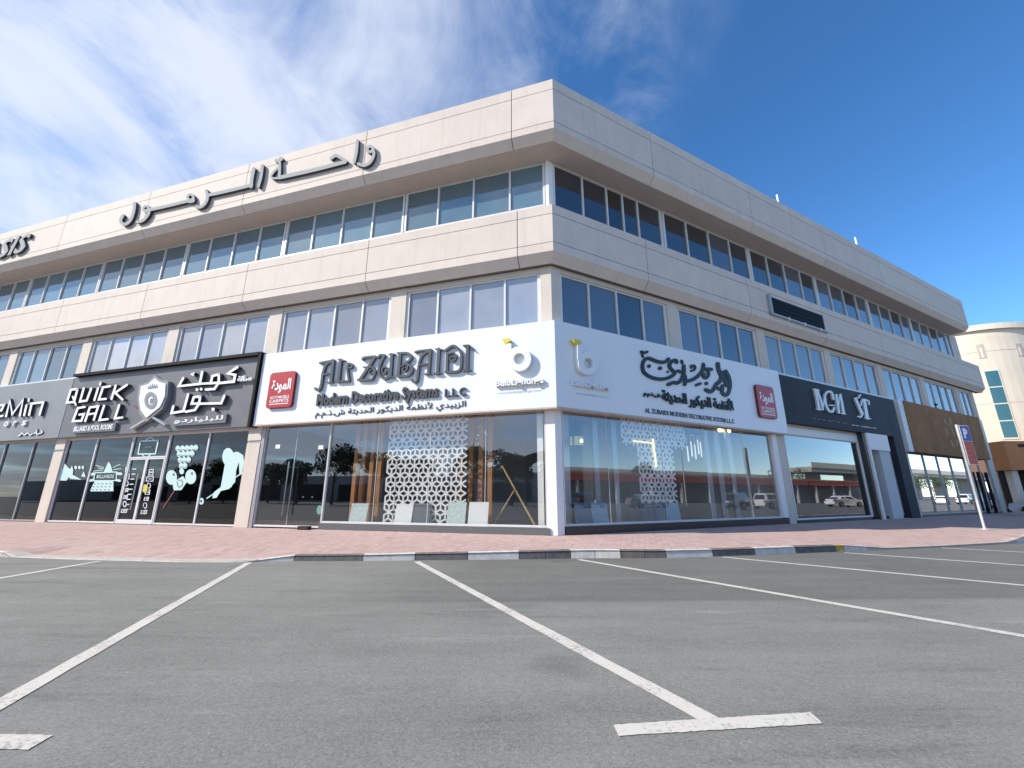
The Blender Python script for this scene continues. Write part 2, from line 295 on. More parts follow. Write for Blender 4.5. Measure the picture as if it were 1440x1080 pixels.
# ------------------------------------------------------------------ ground
LOT0, LOTS = CAMZ - 1.094, .02
def lotz(y): return LOT0 - LOTS * min(max(y, -10.), 14.)
def lotpx(x, y):
    d = ray(x, y); h = 1.094; t = -h / (d[2] + LOTS * d[1]); p = d * t
    return np.array([p[0], p[1], lotz(p[1])])
xs = [-3000, -60, -20, 0, 20, 60, 3000]; ys = [-3000, -60, -10, 0, 14, 60, 3000]
vs = [(x, y, lotz(y)) for y in ys for x in xs]
fs = [(j * 7 + i, j * 7 + i + 1, (j + 1) * 7 + i + 1, (j + 1) * 7 + i) for j in range(6) for i in range(6)]
tag(link('car_park_ground', vs, fs, 'asphalt', origin=(0, 0, 0)), 'grey asphalt car park with worn patches and speckled stone', None, None, 'structure')

def marking(quad, lab):
    up = np.array([0, 0, .004]); pts = [p + up for p in quad]
    # cut lengthwise so that it follows the ground
    n = 44; A, B, Cc, D = pts
    vs = []
    for i in range(n + 1):
        t = i / n; vs += [A + (B - A) * t, D + (Cc - D) * t]
    rng = random.Random(len(lab))
    for i in range(len(vs)):
        w = vs[i ^ 1] - vs[i]; vs[i] = vs[i] + w * rng.uniform(-.035, .035)
    o = link('parking_line', vs, [(2 * i, 2 * i + 2, 2 * i + 3, 2 * i + 1) for i in range(n)], 'road_paint')
    return tag(o, lab, None, 'white parking bay markings', 'structure')
def ext(a, b, L):                                     # extend the edge a->b to length L
    d = b - a; q = a + d / np.linalg.norm(d[:2]) * L; q[2] = lotz(q[1]); return q
def line(l0, l1, r0, r1, lab, L=None, w=.12):
    A = (lotpx(*l0) + lotpx(*r0)) / 2; B = (lotpx(*l1) + lotpx(*r1)) / 2
    if L: B = ext(A, B, L)
    d = (B - A)[:2]; d /= np.linalg.norm(d); n_ = np.array([-d[1], d[0], 0]) * w / 2
    marking((A + n_, B + n_, B - n_, A - n_), lab)
line((345, 791.5), (0, 982), (355, 791.5), (0, 1000), 'white bay line running to the bottom left of the car park', 7.0)
line((580, 790), (984, 1015), (592, 790), (1016, 1012), 'white bay line ending in the T-bar in front')
line((807.5, 787), (1440, 891), (820, 787), (1440, 899), 'white bay line starting below the white corner column', 7.0)
line((1010, 783.5), (1440, 821), (1022, 783.5), (1440, 826), 'white bay line starting at the black kerb stone below the round-logo shop', 7.0)
line((1183, 777.5), (1440, 793.5), (1192, 777.5), (1440, 797), 'white bay line starting at the yellow kerb mark', 7.0)
line((1320, 770.5), (1440, 775.5), (1327, 770.5), (1440, 778), 'white bay line farthest to the right, by the dropped kerb', 6.)
line((136, 789.3), (0, 811), (144, 789.3), (0, 816), 'white bay line farthest to the left', 6.)
tb = [lotpx(*q) for q in ((862.5, 1020), (1140, 1002.5), (1157.5, 1018.5), (870, 1036))]
marking(tb, 'worn white T-bar across the end of the middle bay line')
a0 = lotpx(75, 1034.5); a1 = lotpx(40, 1055); d = lotpx(0, 1034) - lotpx(75, 1034.5); d = d / np.linalg.norm(d) * 1.25
marking((a0 + d, a0, a1, a1 + d), 'white T-bar cut off by the left edge')

# kerb line (foot of the kerb on the car park), left to right
KPX = [(0, 783), (20, 784), (100, 787), (250, 791), (325, 791), (361, 790), (413, 789), (510, 789), (583, 788), (658, 787.5), (730, 786.5), (767, 786), (803, 785.3), (837, 785), (873, 785),
       (907, 785), (938, 784.6), (1003, 782.8), (1063, 780.6), (1094, 779.3), (1120, 778.2), (1177, 776), (1189, 775.6), (1222, 774), (1247, 773), (1323, 770), (1417, 765), (1432, 764)]
KP = [lotpx(*q) for q in KPX]
def dist_out(p):                                      # distance from the building line
    q = np.array([p[0], p[1], 0.]) - C0
    dl_, dr_ = q @ NL, q @ NR; tl, tr = q @ DL, q @ DR
    c = []
    if tl > 0: c.append(dl_)
    if tr > 0: c.append(dr_)
    c.append(math.hypot(q[0], q[1]))
    return max(min(c), 0.)
KXa = np.array([[p[0], p[1]] for p in KP])
def sidez(p):                                         # falls to the kerb, with ramps down to the dropped kerbs
    dk = p[1] - np.interp(p[0], KXa[:, 0], KXa[:, 1])
    df = np.interp(p[0], [KP[0][0], KP[1][0], KP[4][0], KP[6][0], KP[22][0], KP[24][0], KP[26][0], KP[27][0] + .6], [0, 1, 1, 0, 0, 1, 1, 0])
    return -.024 * dist_out(p) - .11 * df * min(max(1 - dk / 1.6, 0), 1)
# extend the kerb beyond the frame, parallel to the walls
ext_l = [KP[0] + DL * t for t in (30, 20, 12, 7, 3.2)]; ext_r = [KP[-1] + DR * t for t in (1.2, 4, 9, 16, 26, 45)]
KALL = ext_l + KP + ext_r
for p in KALL: p[2] = lotz(p[1])
def inner(p):                                         # matching point at the wall
    q = np.array([p[0], p[1], 0.]) - C0; tl, tr = q @ DL, q @ DR
    if tl > .05 and q[0] < 0: return C0 + DL * max(tl, 0)
    if tr > .05: return C0 + DR * tr
    return C0.copy()
base_v, base_f = [], []; FRC = (0, .05, .1, .15, .2, .25, .3, .35, .42, .5, .7, 1.02); KFINE = []
for p, q in zip(KALL[:-1], KALL[1:]):
    n = max(1, int(np.linalg.norm(q - p) / .4)); KFINE += [p + (q - p) * k / n for k in range(n)]
KFINE.append(KALL[-1])
for p in KFINE:
    i = inner(p)
    for fr_ in FRC: b = p * (1 - fr_) + i * fr_; b[2] = sidez(b) - .007; base_v.append(b)
nf = len(FRC)
for j in range(len(KFINE) - 1):
    for k in range(nf - 1): base_f.append((nf * j + k, nf * (j + 1) + k, nf * (j + 1) + k + 1, nf * j + k + 1))
side = tag(link('pavement', base_v, base_f, 'grout', origin=(0, 0, 0)), 'pink brick pavement sloping gently from shopfronts to the kerb', None, None, 'structure')
# pavers: real bricks laid in running bond along each facade
KX = np.array([[p[0], p[1]] for p in KALL])
def inside_kerb(P):                                   # is the point on the pavement side of the kerb line
    out = np.zeros(len(P), bool)
    yk = np.interp(P[:, 0], KX[:, 0], KX[:, 1]); return P[:, 1] > yk + .13
def pavers(sidekey, D, Nn, tmax):
    LB, WB, G = .20, .10, .006
    ts = np.arange(-6 if sidekey == 'L' else -6, tmax, WB); ds = np.arange(-.05, 7.2, LB)
    T, Dd = np.meshgrid(ts, ds, indexing='ij'); odd = (np.arange(len(ts)) % 2)[:, None] * LB / 2
    Dd = Dd + odd; T = T.ravel(); Dd = Dd.ravel()
    P = C0[None, :] + T[:, None] * D + Dd[:, None] * Nn
    rel = P - C0; oth = rel @ (NR if sidekey == 'L' else NL); own = Dd; bisx = rel @ np.array([-bis[1], bis[0], 0])
    keep = inside_kerb(P) & (own > .02) & ((bisx > 0) if sidekey == 'R' else (bisx <= 0))
    P = P[keep]; Dk = Dd[keep]; rng = np.random.default_rng(3)
    zj = rng.uniform(-.0006, .0006, len(P)); hx = (WB - G) / 2; hy = (LB - G) / 2
    vs = np.zeros((len(P), 8, 3))
    for k, (a, b, z) in enumerate([(-1, -1, -.02), (1, -1, -.02), (1, 1, -.02), (-1, 1, -.02), (-1, -1, 0), (1, -1, 0), (1, 1, 0), (-1, 1, 0)]):
        vs[:, k, :] = P + D * hx * a + Nn * hy * b
        vs[:, k, 2] = vs[:, k - 4, 2] + .02 if k > 3 else np.array([sidez(q) for q in vs[:, k]]) + zj + z
    n = len(P); base = (np.arange(n) * 8)[:, None]
    F_ = np.concatenate([base + np.array(f)[None, :] for f in ((4, 5, 6, 7), (0, 1, 5, 4), (1, 2, 6, 5), (2, 3, 7, 6), (3, 0, 4, 7))])
    me = bpy.data.meshes.new('paver_bed'); V = vs.reshape(-1, 3)
    me.vertices.add(len(V)); me.vertices.foreach_set('co', V.ravel()); me.loops.add(F_.size); me.loops.foreach_set('vertex_index', F_.ravel().astype(np.int32))
    me.polygons.add(len(F_)); me.polygons.foreach_set('loop_start', (np.arange(len(F_)) * 4).astype(np.int32)); me.polygons.foreach_set('loop_total', np.full(len(F_), 4, np.int32))
    me.polygons.foreach_set('use_smooth', np.zeros(len(F_), bool)); me.update(calc_edges=True); me.materials.append(M['paver'])
    o = bpy.data.objects.new('paver_bed', me); COL.objects.link(o); o.parent = side; tag(o, None, None, None, 'stuff')
pavers('L', DL, NL, 26.); pavers('R', DR, NR, 30.)
# kerb stones
kerb = bpy.data.objects.new('kerb', None); COL.objects.link(kerb); WORG[kerb.name] = np.zeros(3); tag(kerb, 'kerb of black and white painted stones along the brick pavement', None, None, 'structure')
def kstone(p, q, m, low=False, h0=None, h1=None):
    wk = .34 if m == 'kerb_plain' else .15
    for a, b in ((p, q),):
        d = (b - a); d[2] = 0; d /= np.linalg.norm(d); nrm = np.array([-d[1], d[0], 0]); nrm = nrm if nrm[1] > 0 else -nrm
        g = .006; A, B = a + d * g, b - d * g; mb = MB()
        def sec(P, drop):
            zt = sidez(P) + .006 - drop; zb = lotz(P[1]) - .05
            zt = max(zt, lotz(P[1]) + .02)
            return [P * [1, 1, 0] + [0, 0, zb], P * [1, 1, 0] + nrm * .012 + [0, 0, zt - .035], P * [1, 1, 0] + nrm * .045 + [0, 0, zt], P * [1, 1, 0] + nrm * wk + [0, 0, zt], P * [1, 1, 0] + nrm * wk + [0, 0, zb]]
        s0, s1 = sec(A, h0 or 0), sec(B, h1 or 0)
        mb.add(s0 + s1, [(0, 1, 2, 3, 4), (9, 8, 7, 6, 5)] + [(i, (i + 1) % 5, 5 + (i + 1) % 5, 5 + i) for i in range(5)])
        mb.build('kerb_stone', m, kerb)
def kmat(x):
    for a, b, m in ((361, 413, 'kerb_white'), (413, 510, 'kerb_black'), (510, 583, 'kerb_white'), (583, 658, 'kerb_black'), (658, 730, 'kerb_white'), (730, 803, 'kerb_black'), (803, 873, 'kerb_white'),
                    (873, 938, 'kerb_black'), (938, 1003, 'kerb_white'), (1003, 1063, 'kerb_black'), (1063, 1120, 'kerb_white'), (1120, 1177, 'kerb_black'), (1177, 1189, 'kerb_yellow'), (1189, 1222, 'kerb_white')):
        if a <= x < b: return m
    return 'kerb_plain'
for i in range(len(KPX) - 1):
    x0, x1 = KPX[i][0], KPX[i + 1][0]; xm = (x0 + x1) / 2; m = kmat(xm)
    n = max(1, round(np.linalg.norm(KP[i + 1] - KP[i]) / .9)) if m == 'kerb_plain' else 1
    for k in range(n):
        a = KP[i] + (KP[i + 1] - KP[i]) * k / n; b = KP[i] + (KP[i + 1] - KP[i]) * (k + 1) / n; kstone(a, b, m)
for seq in (ext_l + [KP[0]], [KP[-1]] + ext_r):
    for a, b in zip(seq[:-1], seq[1:]):
        n = max(1, round(np.linalg.norm(b - a) / 1.0))
        for k in range(n):
            A = a + (b - a) * k / n; B = a + (b - a) * (k + 1) / n; kstone(A, B, 'kerb_black' if k % 2 else 'kerb_white')

# ------------------------------------------------------------------ the building
LE, RE = -44., 36.6                                   # ends of the two wings along their facades
bld = thing('office_building', tuple(C0), 'three-storey beige corner building with ribbon windows above a row of shops', 'building')
def region(o_front, o_back, sL, sR):
    """plan polygon of the building between two offsets"""
    f = [FL.pt(sL, o_front, 0), C0 + bis * o_front, FR.pt(sR, o_front, 0)]
    b = [FR.pt(sR, o_back, 0), C0 + bis * o_back, FL.pt(sL, o_back, 0)]
    return [p[:2] for p in f + b]
def slab(name, m, pl, z0, z1, parent=bld):
    n = len(pl); mb = MB().add([(x, y, z0) for x, y in pl] + [(x, y, z1) for x, y in pl], [])
    # two quads per level (the plan is a bent strip) and the sides
    mb.f = [(0, 1, 4, 5), (1, 2, 3, 4), (6 + 0, 6 + 1, 6 + 4, 6 + 5), (6 + 1, 6 + 2, 6 + 3, 6 + 4)] + [(i, (i + 1) % n, n + (i + 1) % n, n + i) for i in range(n)]
    return mb.build(name, m, parent)
slab('upper_core', 'joint', region(-.14, -16, LE, RE - .1), 3.75, 12.58)
slab('roof_slab', 'wall_paint', region(.5, -16, LE, RE - 1.2), 12.60, 14.2)
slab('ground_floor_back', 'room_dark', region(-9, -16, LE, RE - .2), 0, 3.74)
# --- fascia and spandrel bands of jointed panels
def band(name, profiles, core, jl, jr, sL, sR):
    b = MB(); b.prof(FL, core, sL, endL); b.prof(FR, core, endR, sR)
    part = b.build(name, 'joint', bld); g = .014
    for prof in profiles:
        cuts = [sL] + sorted(-t for t in jl if -t > sL)
        for i, a in enumerate(cuts):
            last = i == len(cuts) - 1
            MB().prof(FL, prof, a + g, endL if last else cuts[i + 1] - g).build('panel', 'cladding', part)
        cuts = sorted(t for t in jr if t < sR) + [sR]
        for i, c in enumerate(cuts): MB().prof(FR, prof, endR if i == 0 else cuts[i - 1] + g, c - g).build('panel', 'cladding', part)
    return part
o1, gz = 1.023, .012
def strip(o, z0, z1, th=.05): return [(o, z0), (o, z1), (o - th, z1), (o - th, z0)]
jl = [1.47 - KM * o1 + 5.92 * i for i in range(8)]; jr = [4.57 - KM * o1 + 6.16 * i for i in range(6)]
band('roof_fascia', [[(o1, 14.53 + gz), (o1, 14.955), (o1 - .03, 14.98), (o1 - .5, 14.98), (o1 - .5, 14.53 + gz)], strip(o1, 13.17 + gz, 14.53 - gz),
     [(o1, 13.17 - gz), (o1, 12.886), (.79, 12.59), (.74, 12.62), (o1 - .05, 12.91), (o1 - .05, 13.17 - gz)]],
     [(o1 - .035, 14.90), (o1 - .035, 12.905), (.76, 12.64), (.5, 12.64), (.5, 14.90)], jl, jr, LE, 35.55)
o2 = .434
jl = [1.2 - KM * o2 + 5.82 * i for i in range(8)]; jr = [4.19 - KM * o2 + 6.08 * i for i in range(6)]
band('spandrel_band', [[(o2, 10.07 + gz), (o2, 10.42), (.0, 10.76), (-.1, 10.76), (-.1, 10.07 + gz)], strip(o2, 9.01 + gz, 10.07 - gz),
     [(o2, 9.01 - gz), (o2, 8.685), (.17, 8.39), (.12, 8.42), (o2 - .05, 8.71), (o2 - .05, 9.01 - gz)]],
     [(o2 - .035, 10.38), (o2 - .035, 8.72), (.14, 8.44), (-.12, 8.44), (-.12, 10.38)], jl, jr, LE, 37.75)
sf = MB(); sf.prof(FL, [(.775, 12.575), (.775, 12.605), (-.13, 12.605), (-.13, 12.575)], LE, endL); sf.prof(FR, [(.775, 12.575), (.775, 12.605), (-.13, 12.605), (-.13, 12.575)], endR, 35.4)
sf.build('soffit', 'soffit_shaded', bld)
# --- windows: each bay one frame with its panes
def window(F, edges, z0, z1, mats, o=-.06, fw=.032, edge_w=.06, frame='alu', name='window'):
    """frame with mullions at the given positions along the facade; panes are parts of it"""
    mb = MB(); a, b = edges[0], edges[-1]
    mb.wbox(F, a, b, o - .05, o + .05, z0, z0 + .07); mb.wbox(F, a, b, o - .05, o + .05, z1 - .055, z1)
    for i, e in enumerate(edges):
        w = edge_w if i in (0, len(edges) - 1) else fw
        l, r = (e, e + 2 * w) if i == 0 else (e - 2 * w, e) if i == len(edges) - 1 else (e - w, e + w)
        mb.wbox(F, l, r, o - .048, o + .062, z0 + .07, z1 - .055)
    w = mb.build(name, frame, bld)
    for i in range(len(edges) - 1):
        m = mats[i % len(mats)] if isinstance(mats, (list, tuple)) else mats
        l, r = edges[i] + fw * .5, edges[i + 1] - fw * .5; rng = random.Random(round(edges[i] * 91))
        j = [rng.uniform(-.006, .006) for _ in range(3)]             # panes never sit quite plane: reflections break up
        p = MB().hexa([F.pt(l, o - .02 + j[0], z0 + .05), F.pt(r, o - .02 + j[1], z0 + .05), F.pt(r, o + .0 + j[1], z0 + .05), F.pt(l, o + .0 + j[0], z0 + .05),
                       F.pt(l, o - .02 + j[2], z1 - .04), F.pt(r, o - .02 + j[1] + j[2] - j[0], z1 - .04), F.pt(r, o + .0 + j[1] + j[2] - j[0], z1 - .04), F.pt(l, o + j[2], z1 - .04)])
        p.build('pane', m, w)
    return w
# ribbon windows, top storey
ed = [-.11, -1.42, -2.82, -4.25, -5.68]
k = 0
while ed[-1] > LE + 3:
    e = sorted(ed); window(FL, [e[0] + .02] + e[1:-1] + [e[-1] - .02], 10.76, 12.57, ['pane_teal'], edge_w=.04)
    s = ed[-1]; ed = [s - 1.435 * i for i in range(5)]; k += 1
window(FR, [.15, 1.5, 2.65, 3.45, 4.24, 5.57], 10.76, 12.57, ['pane_dark', 'pane_dark', 'pane_void', 'pane_dark', 'pane_dark'])  # pane_void: near-black pane painted for the dark inside of an open window
s = 5.61
while s < 34:
    n = 4 if s < 28 else 5
    window(FR, [s + (5.75 / 4) * i for i in range(n)] + [min(s + 5.75 / 4 * n, 35.3) - .04], 10.76, 12.57, ['pane_dark', 'pane_dark', 'pane_shade', 'pane_dark'] if s < 12 else ['pane_shade', 'pane_shade', 'pane_dark'])
    s += 5.75 / 4 * n
b = MB(); b.prof(FL, [(0.02, 10.74), (.02, 12.59), (-.14, 12.59), (-.14, 10.74)], -.11, endL); b.prof(FR, [(.02, 10.74), (.02, 12.59), (-.14, 12.59), (-.14, 10.74)], endR, .16)
b.build('corner_post', 'white_paint', bld)
MB().wbox(FR, 35.3, RE - .2, -.5, 0, 10.7, 12.6).build('end_pier', 'wall_paint', bld)
# mezzanine: piers between recessed windows
def pier(F, a, b, z0, z1, o=0., m='wall_paint', back=-.16): return MB().wbox(F, a, b, back, o, z0, z1).build('pier', m, bld)
for i in range(8):
    lo, hi = -.36 - 5.6 * i - 4.98, -.36 - 5.6 * i
    if lo < LE: break
    e = [lo + (hi - lo) * q / 4 for q in range(5)]
    window(FL, e, 6.30, 8.24, [['pane_lav'], ['pane_lav'], ['pane_pale', 'pane_lav'], ['pane_pale'], ['pane_blue'], ['pane_blue']][min(i, 5)], o=-.12)
    pier(FL, lo - .62, lo, 6.3, 8.41, .0)
    MB().wbox(FL, lo, hi, -.15, -.01, 8.24, 8.41).build('lintel', 'wall_paint', bld)
for i in range(7):
    lo, hi = .34 + 5.6 * i, .34 + 5.6 * i + 5.0
    hi = min(hi, RE - .45); n = 4 if hi - lo > 4 else 2
    if hi - lo < 1: break
    window(FR, [lo + (hi - lo) * q / n for q in range(n + 1)], 6.30, 8.24, ['pane_shade', 'pane_shade', 'pane_dark', 'pane_shade'] if i < 2 else ['pane_grey', 'pane_shade', 'pane_grey'], o=-.12)
    pier(FR, hi, min(hi + .6, RE), 6.3, 8.41, .0)
    MB().wbox(FR, lo, hi, -.15, -.01, 8.24, 8.41).build('lintel', 'wall_paint', bld)
b = MB(); b.prof(FL, [(0, 6.3), (0, 8.41), (-.16, 8.41), (-.16, 6.3)], -.36, endL); b.prof(FR, [(0, 6.3), (0, 8.41), (-.16, 8.41), (-.16, 6.3)], endR, .34)
b.build('corner_pier', 'wall_paint', bld)
b = MB(); b.prof(FL, [(-.02, 3.62), (-.02, 6.3), (-.16, 6.3), (-.16, 3.62)], LE, endL); b.prof(FR, [(-.02, 3.62), (-.02, 6.3), (-.16, 6.3), (-.16, 3.62)], endR, RE)
b.build('sign_zone_wall', 'wall_paint', bld)
# --- ground-floor piers and the white corner column
b = MB(); b.prof(FL, [(.0, 0), (0, 3.6), (-.3, 3.6), (-.3, 0)], -.30, endL); b.prof(FR, [(0, 0), (0, 3.6), (-.3, 3.6), (-.3, 0)], endR, .24)
b.build('corner_column', 'white_paint', bld)
for a, c in ((-11.62, -11.0), (-22.62, -21.98), (-33.6, -33.0)):
    pier(FL, a, c, 0, 2.96, .05, back=-.2); pier(FL, a, c, 3.06, 3.6, .05, back=-.2)
    MB().wbox(FL, a + .01, c - .01, -.2, .02, 2.96, 3.06).build('pier_groove', 'alu_grey', bld)
pier(FR, 11.12, 11.62, 0, 3.62, .04, back=-.2)
pier(FR, 22.45, 23.35, 0, 3.62, .03, back=-.2); pier(FR, 31.6, 32.1, 0, 3.62, .03, m='alu_grey', back=-.2); pier(FR, 35.6, RE, 0, 3.62, .02, m='alu_grey', back=-.2)
pier(FR, 35.05, RE, 3.62, 6.3, .05, m='alu_grey', back=-.05)
# --- shop interiors
def quadstrip(name, m, o0, o1_, z, aL, aR, parent=bld):
    pts = region(o0, o1_, aL, aR); return MB().add([(x, y, z) for x, y in pts], [(0, 1, 4, 5), (1, 2, 3, 4)]).build(name, m, parent)
quadstrip('showroom_floor', 'room_floor', -.12, -9, .06, LE, RE - .2); quadstrip('shop_ceiling', 'room_ceiling', -.12, -9, 3.72, LE, RE - .2)
rw = MB(); rw.prof(FL, [(-6.0, .06), (-6, 3.72), (-6.1, 3.72), (-6.1, .06)], -11.2, lambda o: KM * o); rw.prof(FR, [(-6.0, .06), (-6, 3.72), (-6.1, 3.72), (-6.1, .06)], lambda o: -KM * o, 11.3); rw.build('showroom_back_wall', 'room_wall', bld)
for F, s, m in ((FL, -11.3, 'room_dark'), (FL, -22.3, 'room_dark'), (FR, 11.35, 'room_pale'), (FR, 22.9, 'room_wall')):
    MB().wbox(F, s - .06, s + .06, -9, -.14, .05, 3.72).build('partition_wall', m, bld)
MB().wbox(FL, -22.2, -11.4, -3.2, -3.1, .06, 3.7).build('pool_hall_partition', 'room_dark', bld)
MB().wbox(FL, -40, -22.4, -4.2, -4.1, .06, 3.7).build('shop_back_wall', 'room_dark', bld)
MB().wbox(FR, 11.5, 22.8, -5.2, -5.1, .06, 3.7).build('boutique_back_wall', 'room_pale', bld)
MB().wbox(FR, 13.4, 15.0, -2.6, -2.5, .06, 3.3).build('boutique_screen_wall', 'room_wall', bld)
# --- shopfront glazing
def shopfront(name, F, edges, z0, z1, glass, frame, o=-.06, fw=.035, head=.05, sill=.06, joints_only=False):
    mb = MB(); a, b = edges[0], edges[-1]
    mb.wbox(F, a, b, o - .04, o + .05, z0, z0 + sill); mb.wbox(F, a, b, o - .04, o + .05, z1 - head, z1)
    for i, e in enumerate(edges):
        w = fw if (i in (0, len(edges) - 1) or not joints_only) else .006
        mb.wbox(F, max(e - w, a), min(e + w, b), o - (.038 if w > .01 else .006), o + (.052 if w > .01 else .008), z0 + sill, z1 - head)
    p = mb.build(name, frame, bld)
    for i in range(len(edges) - 1):
        rng = random.Random(round(edges[i] * 77)); j = [rng.uniform(-.004, .004) for _ in range(3)]
        l, r = edges[i] + (.004 if joints_only else fw * .6), edges[i + 1] - (.004 if joints_only else fw * .6)
        q = [F.pt(l, o + j[0], z0 + sill * .6), F.pt(r, o + j[1], z0 + sill * .6), F.pt(r, o + j[1] + j[2], z1 - head * .6), F.pt(l, o + j[0] + j[2], z1 - head * .6)]
        MB().add(q, [(0, 1, 2, 3)]).build('pane', glass, p)
    return p
sfL = shopfront('showroom_glazing', FL, [-7.98, -6.05, -4.1, -2.2, -.31], .20, 3.62, 'glass', 'alu', joints_only=True, fw=.02)
drL = shopfront('showroom_entrance', FL, [-10.85, -9.44, -7.99], .04, 3.62, 'glass', 'alu', joints_only=True, fw=.02)
MB().wbox(FL, -11.0, -10.84, -.14, .03, 0, 3.62).build('jamb', 'alu_grey', bld)
for s in (-9.56, -9.33):
    mb = MB(); mb.tube(FL.pt(s, .05, .42), FL.pt(s, .05, 2.25), .022); mb.tube(FL.pt(s, -.06, .6), FL.pt(s, .05, .6), .012); mb.tube(FL.pt(s, -.06, 2.05), FL.pt(s, .05, 2.05), .012)
    mb.build('door_handle', 'chrome', drL)
for q in ((390.5, 628), (451, 629)):
    s, z = FL.px(*q, o=-.05); MB().wbox(FL, s - .1, s + .1, -.054, -.05, z - .07, z + .07).build('notice', 'paper', drL)
s, z = FL.px(449, 717, -.05); MB().poly(FL, [(s + .11 * math.cos(t), z + .15 * math.sin(t)) for t in (i * math.pi / 12 for i in range(24))], -.054, -.05).build('sticker', 'teal_disc', drL)
for q in ((426, 699), (439, 699)):
    s, z = FL.px(*q, o=-.05); MB().wbox(FL, s - .03, s + .03, -.054, -.05, z - .03, z + .03).build('lock', 'chrome', drL)
# granite plinths
pr = [(.06, -.02), (.06, .19), (-.1, .19), (-.1, -.02)]
MB().prof(FL, pr, -8.0, -.22).build('plinth', 'granite_grey', bld)
MB().prof(FR, [(.05, -.02), (.05, .23), (-.1, .23), (-.1, -.02)], .26, 11.1).build('plinth', 'granite', bld)
sfR = shopfront('showroom_glazing', FR, [.26, 2.0, 4.4, 6.65, 8.9, 10.75], .23, 3.62, 'glass', 'alu', joints_only=True)
MB().wbox(FR, 10.76, 11.08, -.12, .06, .24, 3.6).build('jamb', 'white_paint', bld)
# pool hall (dark film), its neighbour, boutique, far shop
sfQ = shopfront('pool_hall_glazing', FL, [-21.95, -20.03, -17.82], .02, 3.5, 'glass_tint', 'alu'); sfQ2 = shopfront('pool_hall_glazing', FL, [-15.72, -13.62, -11.62], .02, 3.5, 'glass_tint', 'alu')
trQ = shopfront('transom_light', FL, [-17.80, -15.74], 2.56, 3.5, 'glass_tint', 'alu')
drQ = shopfront('pool_hall_door', FL, [-17.78, -16.77, -15.76], .02, 2.55, 'glass_tint', 'alu', fw=.06, sill=.16)
for s in (-16.98, -16.56): MB().tube(FL.pt(s, .06, .55), FL.pt(s, .06, 1.95), .022).build('door_handle', 'chrome', drQ)
MB().wbox(FL, -22.0, -11.6, -.1, .12, 3.5, 3.62).build('sign_soffit', 'sign_edge', bld)
shopfront('neighbour_glazing', FL, [-33.0, -30.8, -28.6, -26.4, -24.3, -22.62], .02, 3.5, 'glass_tint', 'alu_grey')
MB().wbox(FL, -33, -22.6, -.1, .1, 3.5, 3.62).build('sign_soffit', 'sign_edge', bld)
shopfront('boutique_glazing', FR, [11.75, 18.15], .12, 3.98, 'glass', 'white_paint', fw=.06, head=.30)
shopfront('boutique_glazing', FR, [20.62, 21.35], .12, 3.98, 'glass_mirror', 'alu', head=.3)
MB().wbox(FR, 11.7, 21.3, -.1, .05, 0, .12).build('plinth', 'granite', bld)
b = MB(); b.wbox(FR, 18.16, 18.34, -.1, .22, 0, 4.1); b.build('divider', 'granite', bld)
p = MB().wbox(FR, 18.4, 20.6, -.1, .30, 3.3, 4.12).build('door_portal', 'white_paint', bld)
MB().wbox(FR, 18.38, 18.55, -.1, .30, .0, 3.3).build('portal_side', 'white_paint', p); MB().wbox(FR, 19.55, 20.6, -.1, .22, 0, 3.3).build('door_leaf', 'room_pale', p); MB().wbox(FR, 18.55, 19.55, -1.2, -1.1, 0, 3.3).build('doorway_back', 'black', p)
sfF = shopfront('far_shop_glazing', FR, [23.4, 25.4, 27.3, 29.2, 31.6], .1, 3.62, 'glass_mirror', 'alu_grey')
shopfront('far_shop_glazing', FR, [32.1, 33.8, 35.6], .1, 3.62, 'glass_mirror', 'alu_grey')
MB().wbox(FR, 23.3, 35.6, -.1, .05, 0, .1).build('plinth', 'granite', bld)
for s in (33.0, 34.4): MB().wbox(FR, s - .1, s + .1, .0, .12, 0, 2.6).build('gate_post', 'black', bld)
# --- black recess with louvres in the spandrel, roof rods, cameras
gp = MB().wbox(FR, 11.5, 16.1, .40, .452, 9.02, 9.88).build('grille', 'black', bld)
for z in (9.2, 9.38, 9.56, 9.74): MB().wbox(FR, 11.62, 16.0, .45, .47, z - .03, z + .01).build('louvre', 'black', gp)
MB().wbox(FR, 11.42, 11.58, .40, .56, 8.98, 9.92).build('grille_frame', 'alu_grey', gp); MB().wbox(FR, 11.42, 16.15, .40, .54, 8.93, 9.02).build('grille_sill', 'alu_grey', gp)
for s in (12.8, 14.1, 15.5): MB().wbox(FR, s - .05, s + .05, .452, .56, 8.9, 9.04).build('bracket', 'alu', gp)

